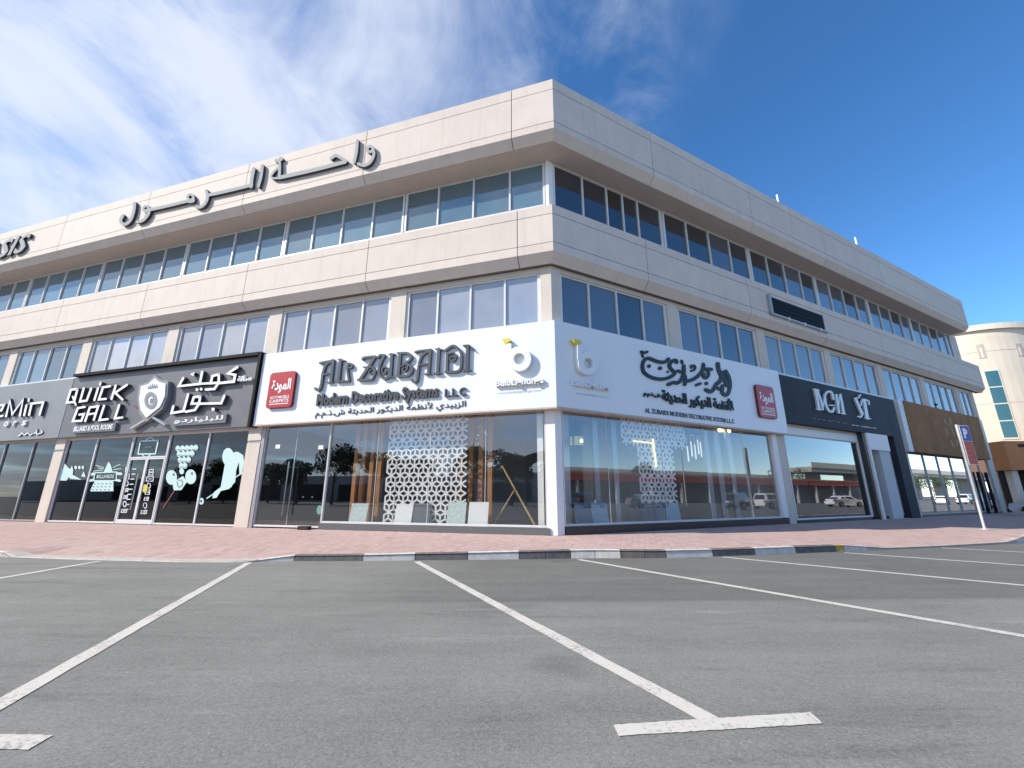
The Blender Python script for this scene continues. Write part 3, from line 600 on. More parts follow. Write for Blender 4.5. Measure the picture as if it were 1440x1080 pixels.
# ------------------------------------------------------------------ lettering helpers
def catmull(P, n=6):
    if len(P) < 3: return [np.array(p, float) for p in P]
    P = [np.array(p, float) for p in P]; Q = [2 * P[0] - P[1]] + P + [2 * P[-1] - P[-2]]; out = []
    for i in range(1, len(Q) - 2):
        for k_ in range(n):
            t = k_ / n; a, b, c, d = Q[i - 1], Q[i], Q[i + 1], Q[i + 2]
            out.append(.5 * ((2 * b) + (c - a) * t + (2 * a - 5 * b + 4 * c - d) * t * t + (3 * b - a - 3 * c + d) * t ** 3))
    out.append(P[-1]); return out
class Crop:                                            # a magnified view of the photograph: origin and scale
    def __init__(s, x, y, k): s.x, s.y, s.k = x, y, k
    def __call__(s, p): return (s.x + p[0] / s.k, s.y + p[1] / s.k)
def stroke(mb, F, crop, pts, w, o0, o1_, smooth=True, cap=True, w2=None):
    """ribbon of width w along pts (crop pixels), laid on the facade and extruded"""
    P = catmull([p[:2] for p in pts]) if smooth else [np.array(p[:2], float) for p in pts]
    n = len(P); Ls, Rs = [], []
    for i in range(n):
        if 0 < i < n - 1:
            d0 = P[i] - P[i - 1]; d1 = P[i + 1] - P[i]; d0 = d0 / (np.linalg.norm(d0) + 1e-9); d1 = d1 / (np.linalg.norm(d1) + 1e-9); d = d0 + d1
            c = max(.5, np.linalg.norm(d) / 2)
        else: d = P[min(i + 1, n - 1)] - P[max(i - 1, 0)]; c = 1
        d = d / (np.linalg.norm(d) + 1e-9); nn = np.array([-d[1], d[0]]); ww = (w if w2 is None else w + (w2 - w) * i / (n - 1)) / 2 / c
        Ls.append(P[i] + nn * ww); Rs.append(P[i] - nn * ww)
    def capp(c, a, b):                                 # half round from a to b about c
        if not cap: return []
        v = a - c; out = []
        s_ = np.cross(v, P[1] - P[0]) if c is P[0] else np.cross(v, P[-1] - P[-2])
        for t in (45, 90, 135):
            ang = R(t) * (-1 if (c is P[0]) == (s_ > 0) else 1)
            out.append(c + np.array([v[0] * math.cos(ang) - v[1] * math.sin(ang), v[0] * math.sin(ang) + v[1] * math.cos(ang)]))
        return out
    e = capp(P[-1], Ls[-1], Rs[-1]); st = capp(P[0], Rs[0], Ls[0])
    outline = Ls + e + Rs[::-1] + st
    q = [F.px(*crop(p), o=o1_) for p in outline]; m = len(q)
    vs = [F.pt(a, o1_, z) for a, z in q] + [F.pt(a, o0, z) for a, z in q]
    fs = [(i, i + 1, n + len(e) + n - 2 - i, n + len(e) + n - 1 - i) for i in range(n - 1)]
    if e: fs.append(tuple(range(n - 1, n + len(e) + 1)))
    if st: fs.append(tuple([2 * n + len(e) - 1] + list(range(2 * n + len(e), m)) + [0]))
    fs += [(i, (i + 1) % m, m + (i + 1) % m, m + i) for i in range(m)]
    mb.add(vs, fs)
def disc(mb, F, crop, c, rx, o0, o1_, ry=None, n=18, hole=0):
    ry = ry or rx
    out = [F.px(*crop((c[0] + rx * math.cos(t), c[1] + ry * math.sin(t))), o=o1_) for t in (2 * math.pi * i / n for i in range(n))]
    if not hole: mb.poly(F, out, o0, o1_); return
    inn = [F.px(*crop((c[0] + hole * rx * math.cos(t), c[1] + hole * ry * math.sin(t))), o=o1_) for t in (2 * math.pi * i / n for i in range(n))]
    vs = [F.pt(a, o1_, z) for a, z in out] + [F.pt(a, o1_, z) for a, z in inn] + [F.pt(a, o0, z) for a, z in out] + [F.pt(a, o0, z) for a, z in inn]
    fs = []
    for i in range(n):
        j = (i + 1) % n; fs += [(i, j, n + j, n + i), (i, j, 2 * n + j, 2 * n + i), (n + i, n + j, 3 * n + j, 3 * n + i)]
    mb.add(vs, fs)
def polypx(mb, F, crop, pts, o0, o1_): mb.poly(F, [F.px(*crop(p), o=o1_) for p in pts], o0, o1_)
AF = {'ا': (0xFE8D, 0xFE8E), 'ة': (0xFE93, 0xFE94), 'د': (0xFEA9, 0xFEAA), 'ذ': (0xFEAB, 0xFEAC), 'ر': (0xFEAD, 0xFEAE), 'ز': (0xFEAF, 0xFEB0), 'و': (0xFEED, 0xFEEE), '\uFEF7': (0xFEF7, 0xFEF8)}
for ch, b_ in {'ب': 0xFE8F, 'ت': 0xFE95, 'ث': 0xFE99, 'ج': 0xFE9D, 'ح': 0xFEA1, 'س': 0xFEB1, 'ش': 0xFEB5, 'ص': 0xFEB9, 'ظ': 0xFEC5, 'ع': 0xFEC9, 'ف': 0xFED1, 'ق': 0xFED5, 'ك': 0xFED9, 'ل': 0xFEDD, 'م': 0xFEE1, 'ن': 0xFEE5, 'ي': 0xFEF1}.items(): AF[ch] = (b_, b_ + 1, b_ + 2, b_ + 3)
def arabic(t):
    t = t.replace('لأ', '\uFEF7'); out = []
    for i, c in enumerate(t):
        if c not in AF: out.append(c); continue
        f = AF[c]; pj = i > 0 and len(AF.get(t[i - 1], ())) == 4; nj = i + 1 < len(t) and t[i + 1] in AF and len(f) == 4
        out.append(chr(f[3] if pj and nj else f[1] if pj else f[2] if nj else f[0]))
    return ''.join(reversed(out))
def textmesh(body, bold=0.):
    c = bpy.data.curves.new('t', 'FONT'); c.body = body; c.extrude = .5; c.resolution_u = 2; c.offset = bold
    o = bpy.data.objects.new('t', c); COL.objects.link(o); bpy.context.view_layer.update()
    me = bpy.data.meshes.new_from_object(o.evaluated_get(bpy.context.evaluated_depsgraph_get()))
    v = np.zeros(len(me.vertices) * 3); me.vertices.foreach_get('co', v); v = v.reshape(-1, 3); f = [tuple(p.vertices) for p in me.polygons]
    bpy.data.objects.remove(o); bpy.data.curves.remove(c); bpy.data.meshes.remove(me); return v, f
def text(name, F, body, rect, o0, o1_, m, parent, bold=0., shear=0., split=None, side=None):
    """rect = (a0, z0, a1, z1) on the facade; split: None one part, 'word' or 'char' parts"""
    v, f = textmesh(body, bold); x0, x1 = v[:, 0].min(), v[:, 0].max(); y0, y1 = v[:, 1].min(), v[:, 1].max()
    a0, z0, a1, z1 = rect; sh = shear * (z1 - z0)
    def place(v):
        a = a0 + (v[:, 0] - x0) / (x1 - x0) * (a1 - a0 - sh); q = (v[:, 1] - y0) / (y1 - y0); z = z0 + q * (z1 - z0)
        return [F.pt(aa + sh * qq, o0 + (w + .5) * (o1_ - o0), zz_) for aa, zz_, w, qq in zip(a, z, v[:, 2], q)]
    if not split: return [link(name, place(v), f, m, parent, side=side, fn=F.N)]
    # split by gaps: walk the characters
    outs = []; units = body.split(' ') if split == 'word' else list(body); pos = 0
    for u in units:
        i = body.index(u, pos); pos = i + len(u)
        if not u.strip(): continue
        pv, _ = textmesh(body[:pos], bold); uv, uf = textmesh(u, bold); uv[:, 0] += pv[:, 0].max() - uv[:, 0].max()
        outs.append(link(name, place(uv), uf, m, parent, side=side, fn=F.N))
    return outs
def rectpx(F, bl, tr, o): a0, z0 = F.px(*bl, o=o); a1, z1 = F.px(*tr, o=o); return (a0, z0, a1, z1)

# ------------------------------------------------------------------ roof lettering
RO0, RO1 = 1.05, 1.15
roof = thing('roof_sign', tuple(FL.pt(-9.5, 1.05, 13.2)), 'large grey Arabic lettering mounted on the roof fascia', 'sign')
A1, A2, A3 = Crop(160, 180, 6.545), Crop(340, 180, 7.2), Crop(0, 310, 14.4)
def letter(parent, F, crop, strokes, o0, o1_, m, discs=(), name='letter', polys=(), side=None):
    mb = MB(); d = 0
    for st in strokes:
        stroke(mb, F, crop, st[0], st[1], o0, o1_ - d, smooth=len(st) < 3 or st[2]); d += .0012
    for c, rx, h in discs: disc(mb, F, crop, c, rx, o0, o1_ - d, hole=h); d += .0012
    for p in polys: polypx(mb, F, crop, p, o0, o1_ - d); d += .0012
    return link(name, mb.v, mb.f, m, parent, side=side, fn=F.N)
for cr_, sts, ds in (
    (A1, [([(192, 690), (183, 765), (158, 838), (118, 880), (82, 882), (62, 852), (82, 805)], 32)], []),
    (A1, [([(318, 735), (322, 780), (290, 830), (250, 858), (212, 862)], 30), ([(285, 762), (500, 715), (690, 668)], 32), ([(730, 625), (732, 672), (690, 680)], 24)], [((296, 744), 36, .42), ((704, 636), 36, .4)]),
    (A1, [([(850, 575), (862, 640), (835, 700), (795, 728), (755, 722)], 30), ([(865, 618), (1060, 575), (1268, 524)], 34), ([(1288, 375), (1272, 450), (1262, 540)], 36)], []),
    (A1, [([(1366, 345), (1355, 440), (1330, 535)], 32)], []),
    (A2, [([(380, 335), (382, 400), (378, 505)], 34), ([(366, 402), (318, 450), (296, 490), (320, 508), (368, 505)], 24), ([(385, 500), (720, 425), (1045, 342)], 44), ([(1055, 335), (1000, 300), (952, 278), (905, 305)], 36)], [((352, 330), 20, 0), ((394, 312), 22, 0)]),
    (A2, [([(1170, 125), (1160, 240), (1138, 345)], 34)], []),
    (A2, [([(1326, 200), (1336, 270), (1300, 345), (1240, 378), (1178, 362)], 34)], [((1298, 212), 42, .34)])):
    letter(roof, FL, cr_, [(q_[0], q_[1] * .86) for q_ in sts], RO0, RO1, 'letter_grey', ds, side='letter_side')
r = rectpx(FL, (24.5, 357), (43.5, 328), RO1); hgt = r[3] - r[1]
zA = (FL.px(28.5, 355, RO1)[1], FL.px(38, 328.6, RO1)[1])
rs2 = thing('roof_sign', tuple(FL.pt(-30, 1.05, 13.2)), 'slanted grey OASIS lettering on the roof fascia at the left edge', 'sign')
aR_ = FL.px(43, 335, RO1)[0]
text('letter', FL, 'OASIS', (aR_ - 5.6, zA[0], aR_, zA[1]), RO0, RO1, 'letter_grey', rs2, bold=.02, shear=.28, split='char', side='letter_side')

# ------------------------------------------------------------------ white corner sign
so = .30
zs0, zs1 = 3.60, 6.335
zsign = thing('shop_sign', tuple(C0 + bis * .3 + np.array([0, 0, zs0])), 'white corner shop sign with dark AL ZUBAIDI letters, wrapped round both facades', 'sign')
zb = [(so, zs0), (so, zs1), (-.01, zs1), (-.01, zs0)]
MB().prof(FL, zb, -11.2, endL).build('board', 'sign_white', zsign); MB().prof(FR, zb, endR, 11.58).build('board', 'sign_white', zsign)
tr_ = [(so + .012, zs0 - .05), (so + .012, zs0 + .0), (.0, zs0 + .0), (.0, zs0 - .05)]
MB().prof(FL, tr_, -11.2, endL).build('bottom_trim', 'sign_edge', zsign); MB().prof(FR, tr_, endR, 11.58).build('bottom_trim', 'sign_edge', zsign)
L0, L1 = .31, .40
Z1, Z2 = Crop(430, 480, 10.8), Crop(550, 470, 10.8)
for cr_, sts in (
    (Z1, [([(412, 285), (395, 450), (375, 612)], 40), ([(400, 292), (310, 345), (258, 470), (232, 640), (205, 725), (168, 742), (138, 712)], 32), ([(250, 505), (375, 482)], 24), ([(208, 330), (250, 318), (420, 286)], 26), ([(318, 625), (408, 618)], 18)]),
    (Z1, [([(525, 280), (505, 450), (488, 605)], 42), ([(455, 610), (560, 605), (652, 600)], 26), ([(652, 600), (632, 470), (628, 390), (650, 340), (688, 345), (692, 385), (662, 398)], 28), ([(492, 276), (585, 292)], 20)]),
    (Z1, [([(858, 275), (885, 245), (1050, 226)], 30), ([(1045, 232), (950, 385), (820, 578)], 38), ([(872, 392), (1000, 386)], 18), ([(790, 584), (900, 586), (1000, 578)], 32), ([(1000, 388), (1046, 450), (1030, 520), (1000, 575)], 30), ([(985, 425), (955, 465), (990, 500)], 16)]),
    (Z1, [([(1090, 245), (1130, 206), (1190, 208)], 28), ([(1188, 208), (1130, 330), (1105, 430), (1120, 510), (1190, 562), (1270, 530)], 36), ([(1262, 480), (1225, 395), (1165, 400), (1152, 460), (1195, 490), (1222, 450)], 20), ([(1302, 195), (1292, 360), (1280, 525)], 40), ([(1262, 196), (1345, 192)], 18), ([(1262, 535), (1330, 545)], 18)]),
    (Z2, [([(132, 290), (120, 450), (106, 622)], 40), ([(100, 288), (245, 285), (298, 335), (275, 395), (210, 432)], 32), ([(205, 440), (300, 490), (312, 560), (250, 625), (90, 638)], 32), ([(150, 490), (215, 455), (248, 510), (205, 560), (165, 535), (195, 505)], 17)]),
    (Z2, [([(592, 235), (578, 420), (562, 598)], 40), ([(580, 242), (470, 320), (420, 450), (402, 620), (380, 710), (342, 728), (312, 692)], 32), ([(425, 465), (560, 446)], 24), ([(362, 272), (410, 255), (605, 232)], 26), ([(502, 602), (605, 598)], 18)]),
    (Z2, [([(722, 222), (712, 400), (700, 592)], 42), ([(672, 222), (785, 236)], 18), ([(645, 594), (755, 588)], 18)]),
    (Z2, [([(852, 300), (845, 430), (840, 570)], 38), ([(825, 574), (985, 566), (1048, 525), (1066, 400), (1060, 290), (1005, 205), (930, 176), (825, 240)], 34), ([(868, 300), (950, 282), (985, 345), (940, 410), (892, 380), (905, 335), (940, 345)], 19)]),
    (Z2, [([(1160, 178), (1155, 360), (1148, 548)], 44), ([(1095, 172), (1185, 168), (1240, 228)], 20), ([(1080, 548), (1205, 542)], 20)])):
    letter(zsign, FL, cr_, [(q_[0], q_[1] * 1.04) for q_ in sts], L0, L1, 'letter_face')
text('letter', FL, 'Modern Decorative Systems', rectpx(FL, (444, 570.5), (615, 552.5), .38)[:1] + (FL.px(530, 565.5, .38)[1] - .10, FL.px(616, 560, .38)[0], FL.px(530, 549.5, .38)[1] + .06), L0, .38, 'letter_dark', zsign, bold=.035, split='word')
zl = FL.px(640, 556, .38)[1]; text('letter', FL, 'L.L.C', (FL.px(625, 556, .38)[0], zl - .03, FL.px(655, 554, .38)[0], FL.px(640, 545.5, .38)[1]), L0, .38, 'letter_dark', zsign, bold=.02)
zl = FL.px(550, 577, .32); text('letter', FL, arabic('الزبيدي لأنظمة الديكور الحديثة ش.ذ.م.م'), (FL.px(443, 585, .32)[0], zl[1] - .13, FL.px(655, 566, .32)[0], zl[1] + .20), L0, .325, 'letter_dark', zsign, bold=.004, split='word')
# red carpet-shop plate on each face
def redplate(F, crop, corners, glyph, lab):
    q = [F.px(*crop(p), o=.40) for p in corners]; a0 = min(p[0] for p in q); a1 = max(p[0] for p in q); z0 = np.mean(sorted(p[1] for p in q)[:2]); z1 = np.mean(sorted(p[1] for p in q)[2:])
    a0 = (q[0][0] + q[3][0]) / 2; a1 = (q[1][0] + q[2][0]) / 2; rr = .13
    pts = []
    for cx_, cz_, t0 in ((a1 - rr, z1 - rr, 0), (a0 + rr, z1 - rr, 90), (a0 + rr, z0 + rr, 180), (a1 - rr, z0 + rr, 270)):
        pts += [(cx_ + rr * math.cos(R(t0 + t)), cz_ + rr * math.sin(R(t0 + t))) for t in (0, 22, 45, 68, 90)]
    pl = MB().poly(F, pts, .31, .395).build('red_plate', 'red_edge', zsign); ins = [( (a - (a0 + a1) / 2) * .985 + (a0 + a1) / 2, (z - (z0 + z1) / 2) * .985 + (z0 + z1) / 2) for a, z in pts]
    MB().poly(F, ins, .394, .405).build('plate_face', 'sign_red', pl); w, h = a1 - a0, z1 - z0
    text('plate_lettering', F, arabic('المودة'), (a0 + .14 * w, z0 + .40 * h, a1 - .12 * w, z0 + .80 * h), .405, .412, 'letter_white', pl, bold=.03)
    text('plate_lettering', F, 'AUTOMOBILE', (a0 + .13 * w, z0 + .255 * h, a1 - .13 * w, z0 + .33 * h), .405, .410, 'letter_white', pl, bold=.01)
    text('plate_lettering', F, 'CARPETS', (a0 + .13 * w, z0 + .145 * h, a1 - .13 * w, z0 + .235 * h), .405, .410, 'letter_white', pl, bold=.01)
    MB().wbox(F, a0 + .13 * w, a1 - .13 * w, .405, .409, z0 + .095 * h, z0 + .115 * h).build('plate_lettering', 'letter_white', pl)
redplate(FL, Crop(365, 510, 13.5), [(205, 185), (690, 165), (600, 860), (120, 850)], 0, '')
redplate(FR, Crop(1055, 530, 15.42), [(110, 160), (500, 225), (595, 915), (215, 870)], 0, '')
# round b logo on each face
def blogo(F, crop, c, rx, ry, stem, horn, name_rect, small_rect, word):
    lg = MB(); disc(lg, F, crop, c, rx, .31, .47, ry=ry, n=32, hole=.46); lo = lg.build('logo_ring', 'logo_white', zsign)
    mb = MB(); polypx(mb, F, crop, stem, .31, .469); mb.build('logo_stem', 'logo_white', lo)
    mb = MB(); polypx(mb, F, crop, horn, .31, .48); mb.build('logo_horn', 'yellow', lo)
    text('letter', F, word, name_rect, .31, .40, 'logo_white', zsign, bold=.03); text('letter', F, 'www.bulblightings.com', small_rect, .305, .308, 'faint_white', zsign)
B = Crop(670, 450, 6.26)
blogo(FL, B, (375, 340), 105, 108, [(262, 205), (305, 205), (305, 250), (290, 370), (272, 365), (262, 320)], [(222, 165), (290, 160), (300, 180), (262, 208), (240, 200)],
      (FL.px(*B((165, 595)), o=.4)[0], FL.px(*B((380, 585)), o=.4)[1], FL.px(*B((590, 560)), o=.4)[0], FL.px(*B((380, 515)), o=.4)[1]), (FL.px(*B((190, 640)), o=.3)[0], FL.px(*B((380, 645)), o=.3)[1], FL.px(*B((570, 620)), o=.3)[0], FL.px(*B((380, 622)), o=.3)[1]), 'BulbLightings')
blogo(FR, B, (985, 380), 88, 100, [(890, 215), (928, 220), (930, 290), (915, 400), (902, 390), (890, 330)], [(850, 165), (918, 178), (928, 205), (892, 215), (868, 195)],
      (FR.px(*B((850, 575)), o=.4)[0], FR.px(*B((1015, 610)), o=.4)[1], FR.px(*B((1180, 620)), o=.4)[0], FR.px(*B((1015, 548)), o=.4)[1]), (FR.px(*B((875, 655)), o=.3)[0], FR.px(*B((1015, 675)), o=.3)[1], FR.px(*B((1170, 680)), o=.3)[0], FR.px(*B((1015, 655)), o=.3)[1]), 'BulbLightings')
# calligraphy on the right-hand face
AR = Crop(890, 480, 9)
for sts, ds in (
    ([([(112, 128), (140, 142), (185, 132)], 26), ([(118, 150), (132, 192)], 20)], []),
    ([([(455, 222), (420, 255), (360, 262), (290, 245), (215, 215), (160, 225), (128, 290), (140, 380), (210, 440), (320, 475), (430, 468), (510, 430), (535, 395), (490, 350), (468, 300), (500, 250), (545, 240), (560, 265)], 34)], [((210, 312), 22, 0), ((350, 338), 24, 0), ((445, 385), 14, 0)]),
    ([([(622, 245), (632, 275)], 24), ([(575, 370), (610, 385)], 30), ([(650, 310), (648, 400), (620, 480), (570, 525), (520, 520), (452, 545)], 36), ([(640, 395), (668, 460), (662, 545)], 34), ([(690, 505), (760, 482), (825, 440), (880, 375), (900, 300)], 36)], [((745, 330), 14, 0)]),
    ([([(740, 310), (778, 305), (795, 335), (775, 362), (745, 372)], 22)], []), ([([(808, 552), (860, 532)], 28)], []), ([([(895, 280), (900, 300)], 22)], []),
    ([([(935, 345), (985, 350), (1002, 355)], 30), ([(930, 350), (960, 390), (960, 430), (930, 462), (900, 445), (905, 410)], 30)], [((936, 532), 22, 0)]),
    ([([(1080, 280), (1092, 360), (1125, 440), (1110, 500), (1060, 545), (1030, 600), (990, 635), (930, 612)], 38), ([(1085, 590), (1098, 605)], 30)], []),
    ([([(1180, 375), (1222, 460), (1235, 560), (1215, 650), (1178, 680), (1138, 645), (1140, 560)], 34), ([(1135, 395), (1165, 470), (1200, 555)], 42)], [])):
    letter(zsign, FR, AR, [(q_[0], q_[1] * 1.22) for q_ in sts], .31, .345, 'letter_black', ds)
za = FR.px(*AR((800, 760)), o=.36)[1]; zt = FR.px(*AR((620, 655)), o=.36)[1]
text('letter', FR, arabic('لأنظمة الديكور الحديثة'), (FR.px(*AR((375, 700)), o=.36)[0], za - .26, FR.px(*AR((1278, 840)), o=.36)[0], za + .32), .31, .36, 'letter_black', zsign, bold=.035, split='word')
text('letter', FR, arabic('ش.ذ.م.م'), (FR.px(*AR((145, 680)), o=.36)[0], FR.px(*AR((250, 715)), o=.36)[1], FR.px(*AR((355, 680)), o=.36)[0], FR.px(*AR((250, 645)), o=.36)[1]), .31, .36, 'letter_black', zsign, bold=.02)
text('letter', FR, 'AL ZUBAIDI MODERN DECORATIVE SYSTEM L.L.C', (FR.px(*AR((155, 870)), o=.32)[0], FR.px(*AR((720, 972)), o=.32)[1], FR.px(*AR((1282, 1000)), o=.32)[0], FR.px(*AR((720, 915)), o=.32)[1]), .305, .32, 'letter_dark', zsign, bold=.012, split='word')

# ------------------------------------------------------------------ pool-hall sign
qs = thing('shop_sign', tuple(FL.pt(-16.8, .2, 3.55)), 'charcoal pool-hall sign with white QUICK GALL letters and a shield', 'sign')
MB().wbox(FL, -22.2, -11.36, .0, .24, 3.56, 6.3).build('board', 'sign_grey', qs)
fr = MB(); fr.wbox(FL, -22.0, -11.36, .0, .42, 6.3, 6.42); fr.wbox(FL, -11.36, -11.24, .0, .40, 3.52, 6.42); fr.build('hood', 'black', qs)
Q, QA = Crop(0, 480, 6.75), Crop(170, 480, 6.752)
q0, q1 = .25, .40
F_ = False
for st in ([([(735, 452), (672, 460), (634, 582), (702, 576), (735, 452)], 20, F_), ([(690, 525), (718, 602)], 18, F_)], [([(795, 445), (758, 572), (822, 562), (866, 445)], 20, F_)], [([(930, 445), (895, 558)], 20, F_), ([(955, 392), (948, 412)], 18, F_)],
           [([(1045, 426), (978, 436), (938, 552), (1005, 546)], 20, F_)], [([(1098, 418), (1058, 548)], 20, F_), ([(1205, 412), (1092, 488), (1162, 552)], 20, F_)],
           [([(805, 622), (738, 634), (690, 758), (772, 754), (796, 690), (752, 696)], 20, F_)], [([(808, 758), (852, 628), (932, 616), (890, 746)], 20, F_), ([(832, 694), (908, 682)], 18, F_)], [([(988, 610), (942, 748), (1022, 738)], 20, F_)], [([(1132, 603), (1090, 732), (1162, 722)], 20, F_)]):
    letter(qs, FL, Q, st, q0, q1, 'letter_white', side='letter_side')
for sts, ds in (([([(1105, 245), (1015, 305), (1085, 318), (1072, 382), (935, 396)], 24, F_), ([(930, 312), (868, 330), (852, 398), (928, 392), (930, 312)], 22, F_), ([(928, 392), (888, 452), (805, 458)], 22, F_)], []),
                ([([(772, 288), (748, 404), (548, 426), (592, 348)], 22, F_), ([(695, 300), (668, 312), (690, 322)], 12, F_), ([(850, 398), (760, 402)], 20, F_)], [((722, 458), 14, 0), ((762, 454), 14, 0)]),
                ([([(982, 515), (952, 588), (742, 592)], 22, F_), ([(752, 522), (692, 530), (672, 592), (742, 590), (752, 522)], 22, F_), ([(742, 592), (702, 652), (615, 668)], 22, F_)], [((875, 645), 16, 0)]),
                ([([(638, 502), (594, 662), (480, 682), (498, 615)], 22, F_)], [])):
    letter(qs, FL, QA, sts, q0, q1, 'letter_white', ds, side='letter_side')
text('letter', FL, arabic('صالة'), (FL.px(*QA((1105, 375)), o=.34)[0], FL.px(*QA((1175, 378)), o=.34)[1], FL.px(*QA((1245, 360)), o=.34)[0], FL.px(*QA((1175, 325)), o=.34)[1]), .25, .36, 'letter_white', qs, bold=.02)
for cr_, bl, tr, body in ((Q, (690, 858), (1100, 790), 'BILLIARD & POOL ROOMS'), (QA, (492, 792), (1005, 702), arabic('للبلياردو'))):
    r = rectpx(FL, cr_(bl), cr_(tr), .34); zc = (r[1] + r[3]) / 2
    c = FL.px(*cr_(((bl[0] + tr[0]) / 2, (bl[1] + tr[1]) / 2)), o=.34); pl = MB().wbox(FL, r[0], r[2], .25, .35, c[1] - .17, c[1] + .17).build('plate', 'sign_grey', qs)
    text('plate_lettering', FL, body, (r[0] + .08, c[1] - .10, r[2] - .12, c[1] + .12), .35, .37, 'letter_white', pl, bold=.015)
mb = MB(); polypx(mb, FL, QA, [(322, 318), (372, 362), (450, 378), (440, 520), (392, 640), (240, 765), (175, 690), (155, 545), (170, 415), (255, 385)], .25, .42); sh = mb.build('shield', 'sign_mid', qs)
mb = MB(); polypx(mb, FL, QA, [(320, 350), (362, 386), (424, 402), (415, 520), (370, 620), (240, 725), (188, 655), (172, 545), (190, 428), (262, 404)], .42, .46); mb.build('shield_face', 'letter_white', sh)
mb = MB(); disc(mb, FL, QA, (282, 562), 60, .46, .475, ry=82, hole=.5); mb.build('shield_ball', 'sign_mid', sh)
text('shield_numeral', FL, '8', (FL.px(*QA((268, 590)), o=.47)[0], FL.px(*QA((284, 590)), o=.47)[1], FL.px(*QA((300, 590)), o=.47)[0], FL.px(*QA((284, 540)), o=.47)[1]), .461, .475, 'sign_mid', sh, bold=.02)
mb = MB()
for k_ in range(5): polypx(mb, FL, QA, [(252 + 20 * k_, 452 - 3 * k_), (262 + 18 * k_, 405 - abs(k_ - 2) * -8 - 4 * k_), (270 + 20 * k_, 450 - 3 * k_)], .46, .475)
mb.build('shield_crown', 'sign_mid', sh)
mb = MB(); stroke(mb, FL, QA, [(95, 825), (240, 735)], 18, .25, .40, smooth=False); stroke(mb, FL, QA, [(410, 790), (285, 712)], 18, .25, .41, smooth=False); mb.build('crossed_cues', 'letter_grey', sh)
mb = MB(); stroke(mb, FL, QA, [(118, 612), (172, 650)], 10, .25, .38, smooth=False); mb.build('cue_tip', 'decal_red', sh)

# ------------------------------------------------------------------ grey sign at the left edge
es = thing('shop_sign', tuple(FL.pt(-27.5, .2, 3.55)), 'plain mid-grey shop sign with white Min lettering at the left edge', 'sign')
MB().wbox(FL, -33.2, -22.22, .0, .25, 3.56, 6.28).build('board', 'sign_mid', es); MB().wbox(FL, -33.2, -22.02, .0, .2, 6.28, 6.36).build('top_trim', 'alu', es)
E_ = Crop(0, 530, 10.8)
for st in ([([(-40, 440), (60, 425), (20, 510), (-60, 530), (-50, 610), (40, 590)], 30, F_)], [([(90, 600), (150, 360), (185, 570), (350, 345), (300, 590)], 32, F_)], [([(402, 430), (365, 585)], 32, F_), ([(440, 335), (432, 365)], 28, F_)], [([(440, 580), (480, 405), (655, 385), (600, 575)], 32, F_)]):
    letter(es, FL, E_, st, .26, .36, 'letter_white', side='letter_side')
for ch, a, b_, y in (('o', 55, 125, 715), ('r', 195, 245, 705), ('s', 330, 395, 700)):
    c0, c1 = FL.px(*E_((a, y)), o=.33)[0], FL.px(*E_((b_, y)), o=.33)[0]; z0, z1 = FL.px(*E_(((a + b_) / 2, y + 36)), o=.33)[1], FL.px(*E_(((a + b_) / 2, y - 36)), o=.33)[1]
    text('letter', FL, ch, (c0, z0, c1, z1), .26, .33, 'letter_white', es, bold=.02, shear=.15)
letter(es, FL, E_, [([(275, 895), (310, 880), (330, 850), (370, 880), (420, 850), (450, 880), (490, 865)], 14), ([(510, 860), (545, 845), (560, 800), (555, 870), (590, 860)], 14), ([(620, 812), (640, 840), (600, 862)], 14)], .26, .30, 'letter_white', name='small_script', side='letter_side')

# ------------------------------------------------------------------ boutique sign and brown sign
ms = thing('shop_sign', tuple(FR.pt(17, .2, 4.1)), 'dark blue-black boutique sign with narrow white serif initials', 'sign')
MB().wbox(FR, 11.62, 22.4, .0, .28, 4.12, 6.22).build('board', 'sign_navy', ms); MB().wbox(FR, 21.36, 22.4, .0, .28, .0, 4.12).build('side_leg', 'sign_navy', ms); MB().wbox(FR, 11.62, 22.5, .0, .22, 6.222, 6.34).build('top_trim', 'alu', ms)
G_ = Crop(1090, 520, 8)
for st in ([([(452, 222), (478, 330), (498, 445)], 26), ([(475, 225), (515, 340), (540, 445)], 22), ([(565, 270), (552, 360), (535, 440)], 14), ([(430, 218), (500, 232)], 10), ([(470, 442), (520, 450)], 10)],
           [([(660, 330), (640, 260), (600, 245), (565, 290), (575, 390), (610, 460), (650, 470), (668, 430)], 22), ([(612, 398), (672, 402)], 12)],
           [([(690, 285), (705, 380), (722, 482)], 24), ([(722, 480), (718, 380), (735, 280)], 12), ([(735, 280), (758, 390), (775, 490)], 24), ([(745, 490), (795, 498)], 10)],
           [([(908, 322), (945, 410), (985, 500)], 26), ([(985, 500), (968, 530), (940, 525)], 16), ([(968, 400), (985, 330)], 14)], [([(982, 335), (1050, 348), (1060, 390)], 14), ([(1005, 340), (1022, 440), (1042, 545)], 32), ([(1012, 540), (1075, 550)], 12)], [([(962, 282), (938, 315)], 16)]):
    letter(ms, FR, G_, st, .29, .37, 'letter_silver')
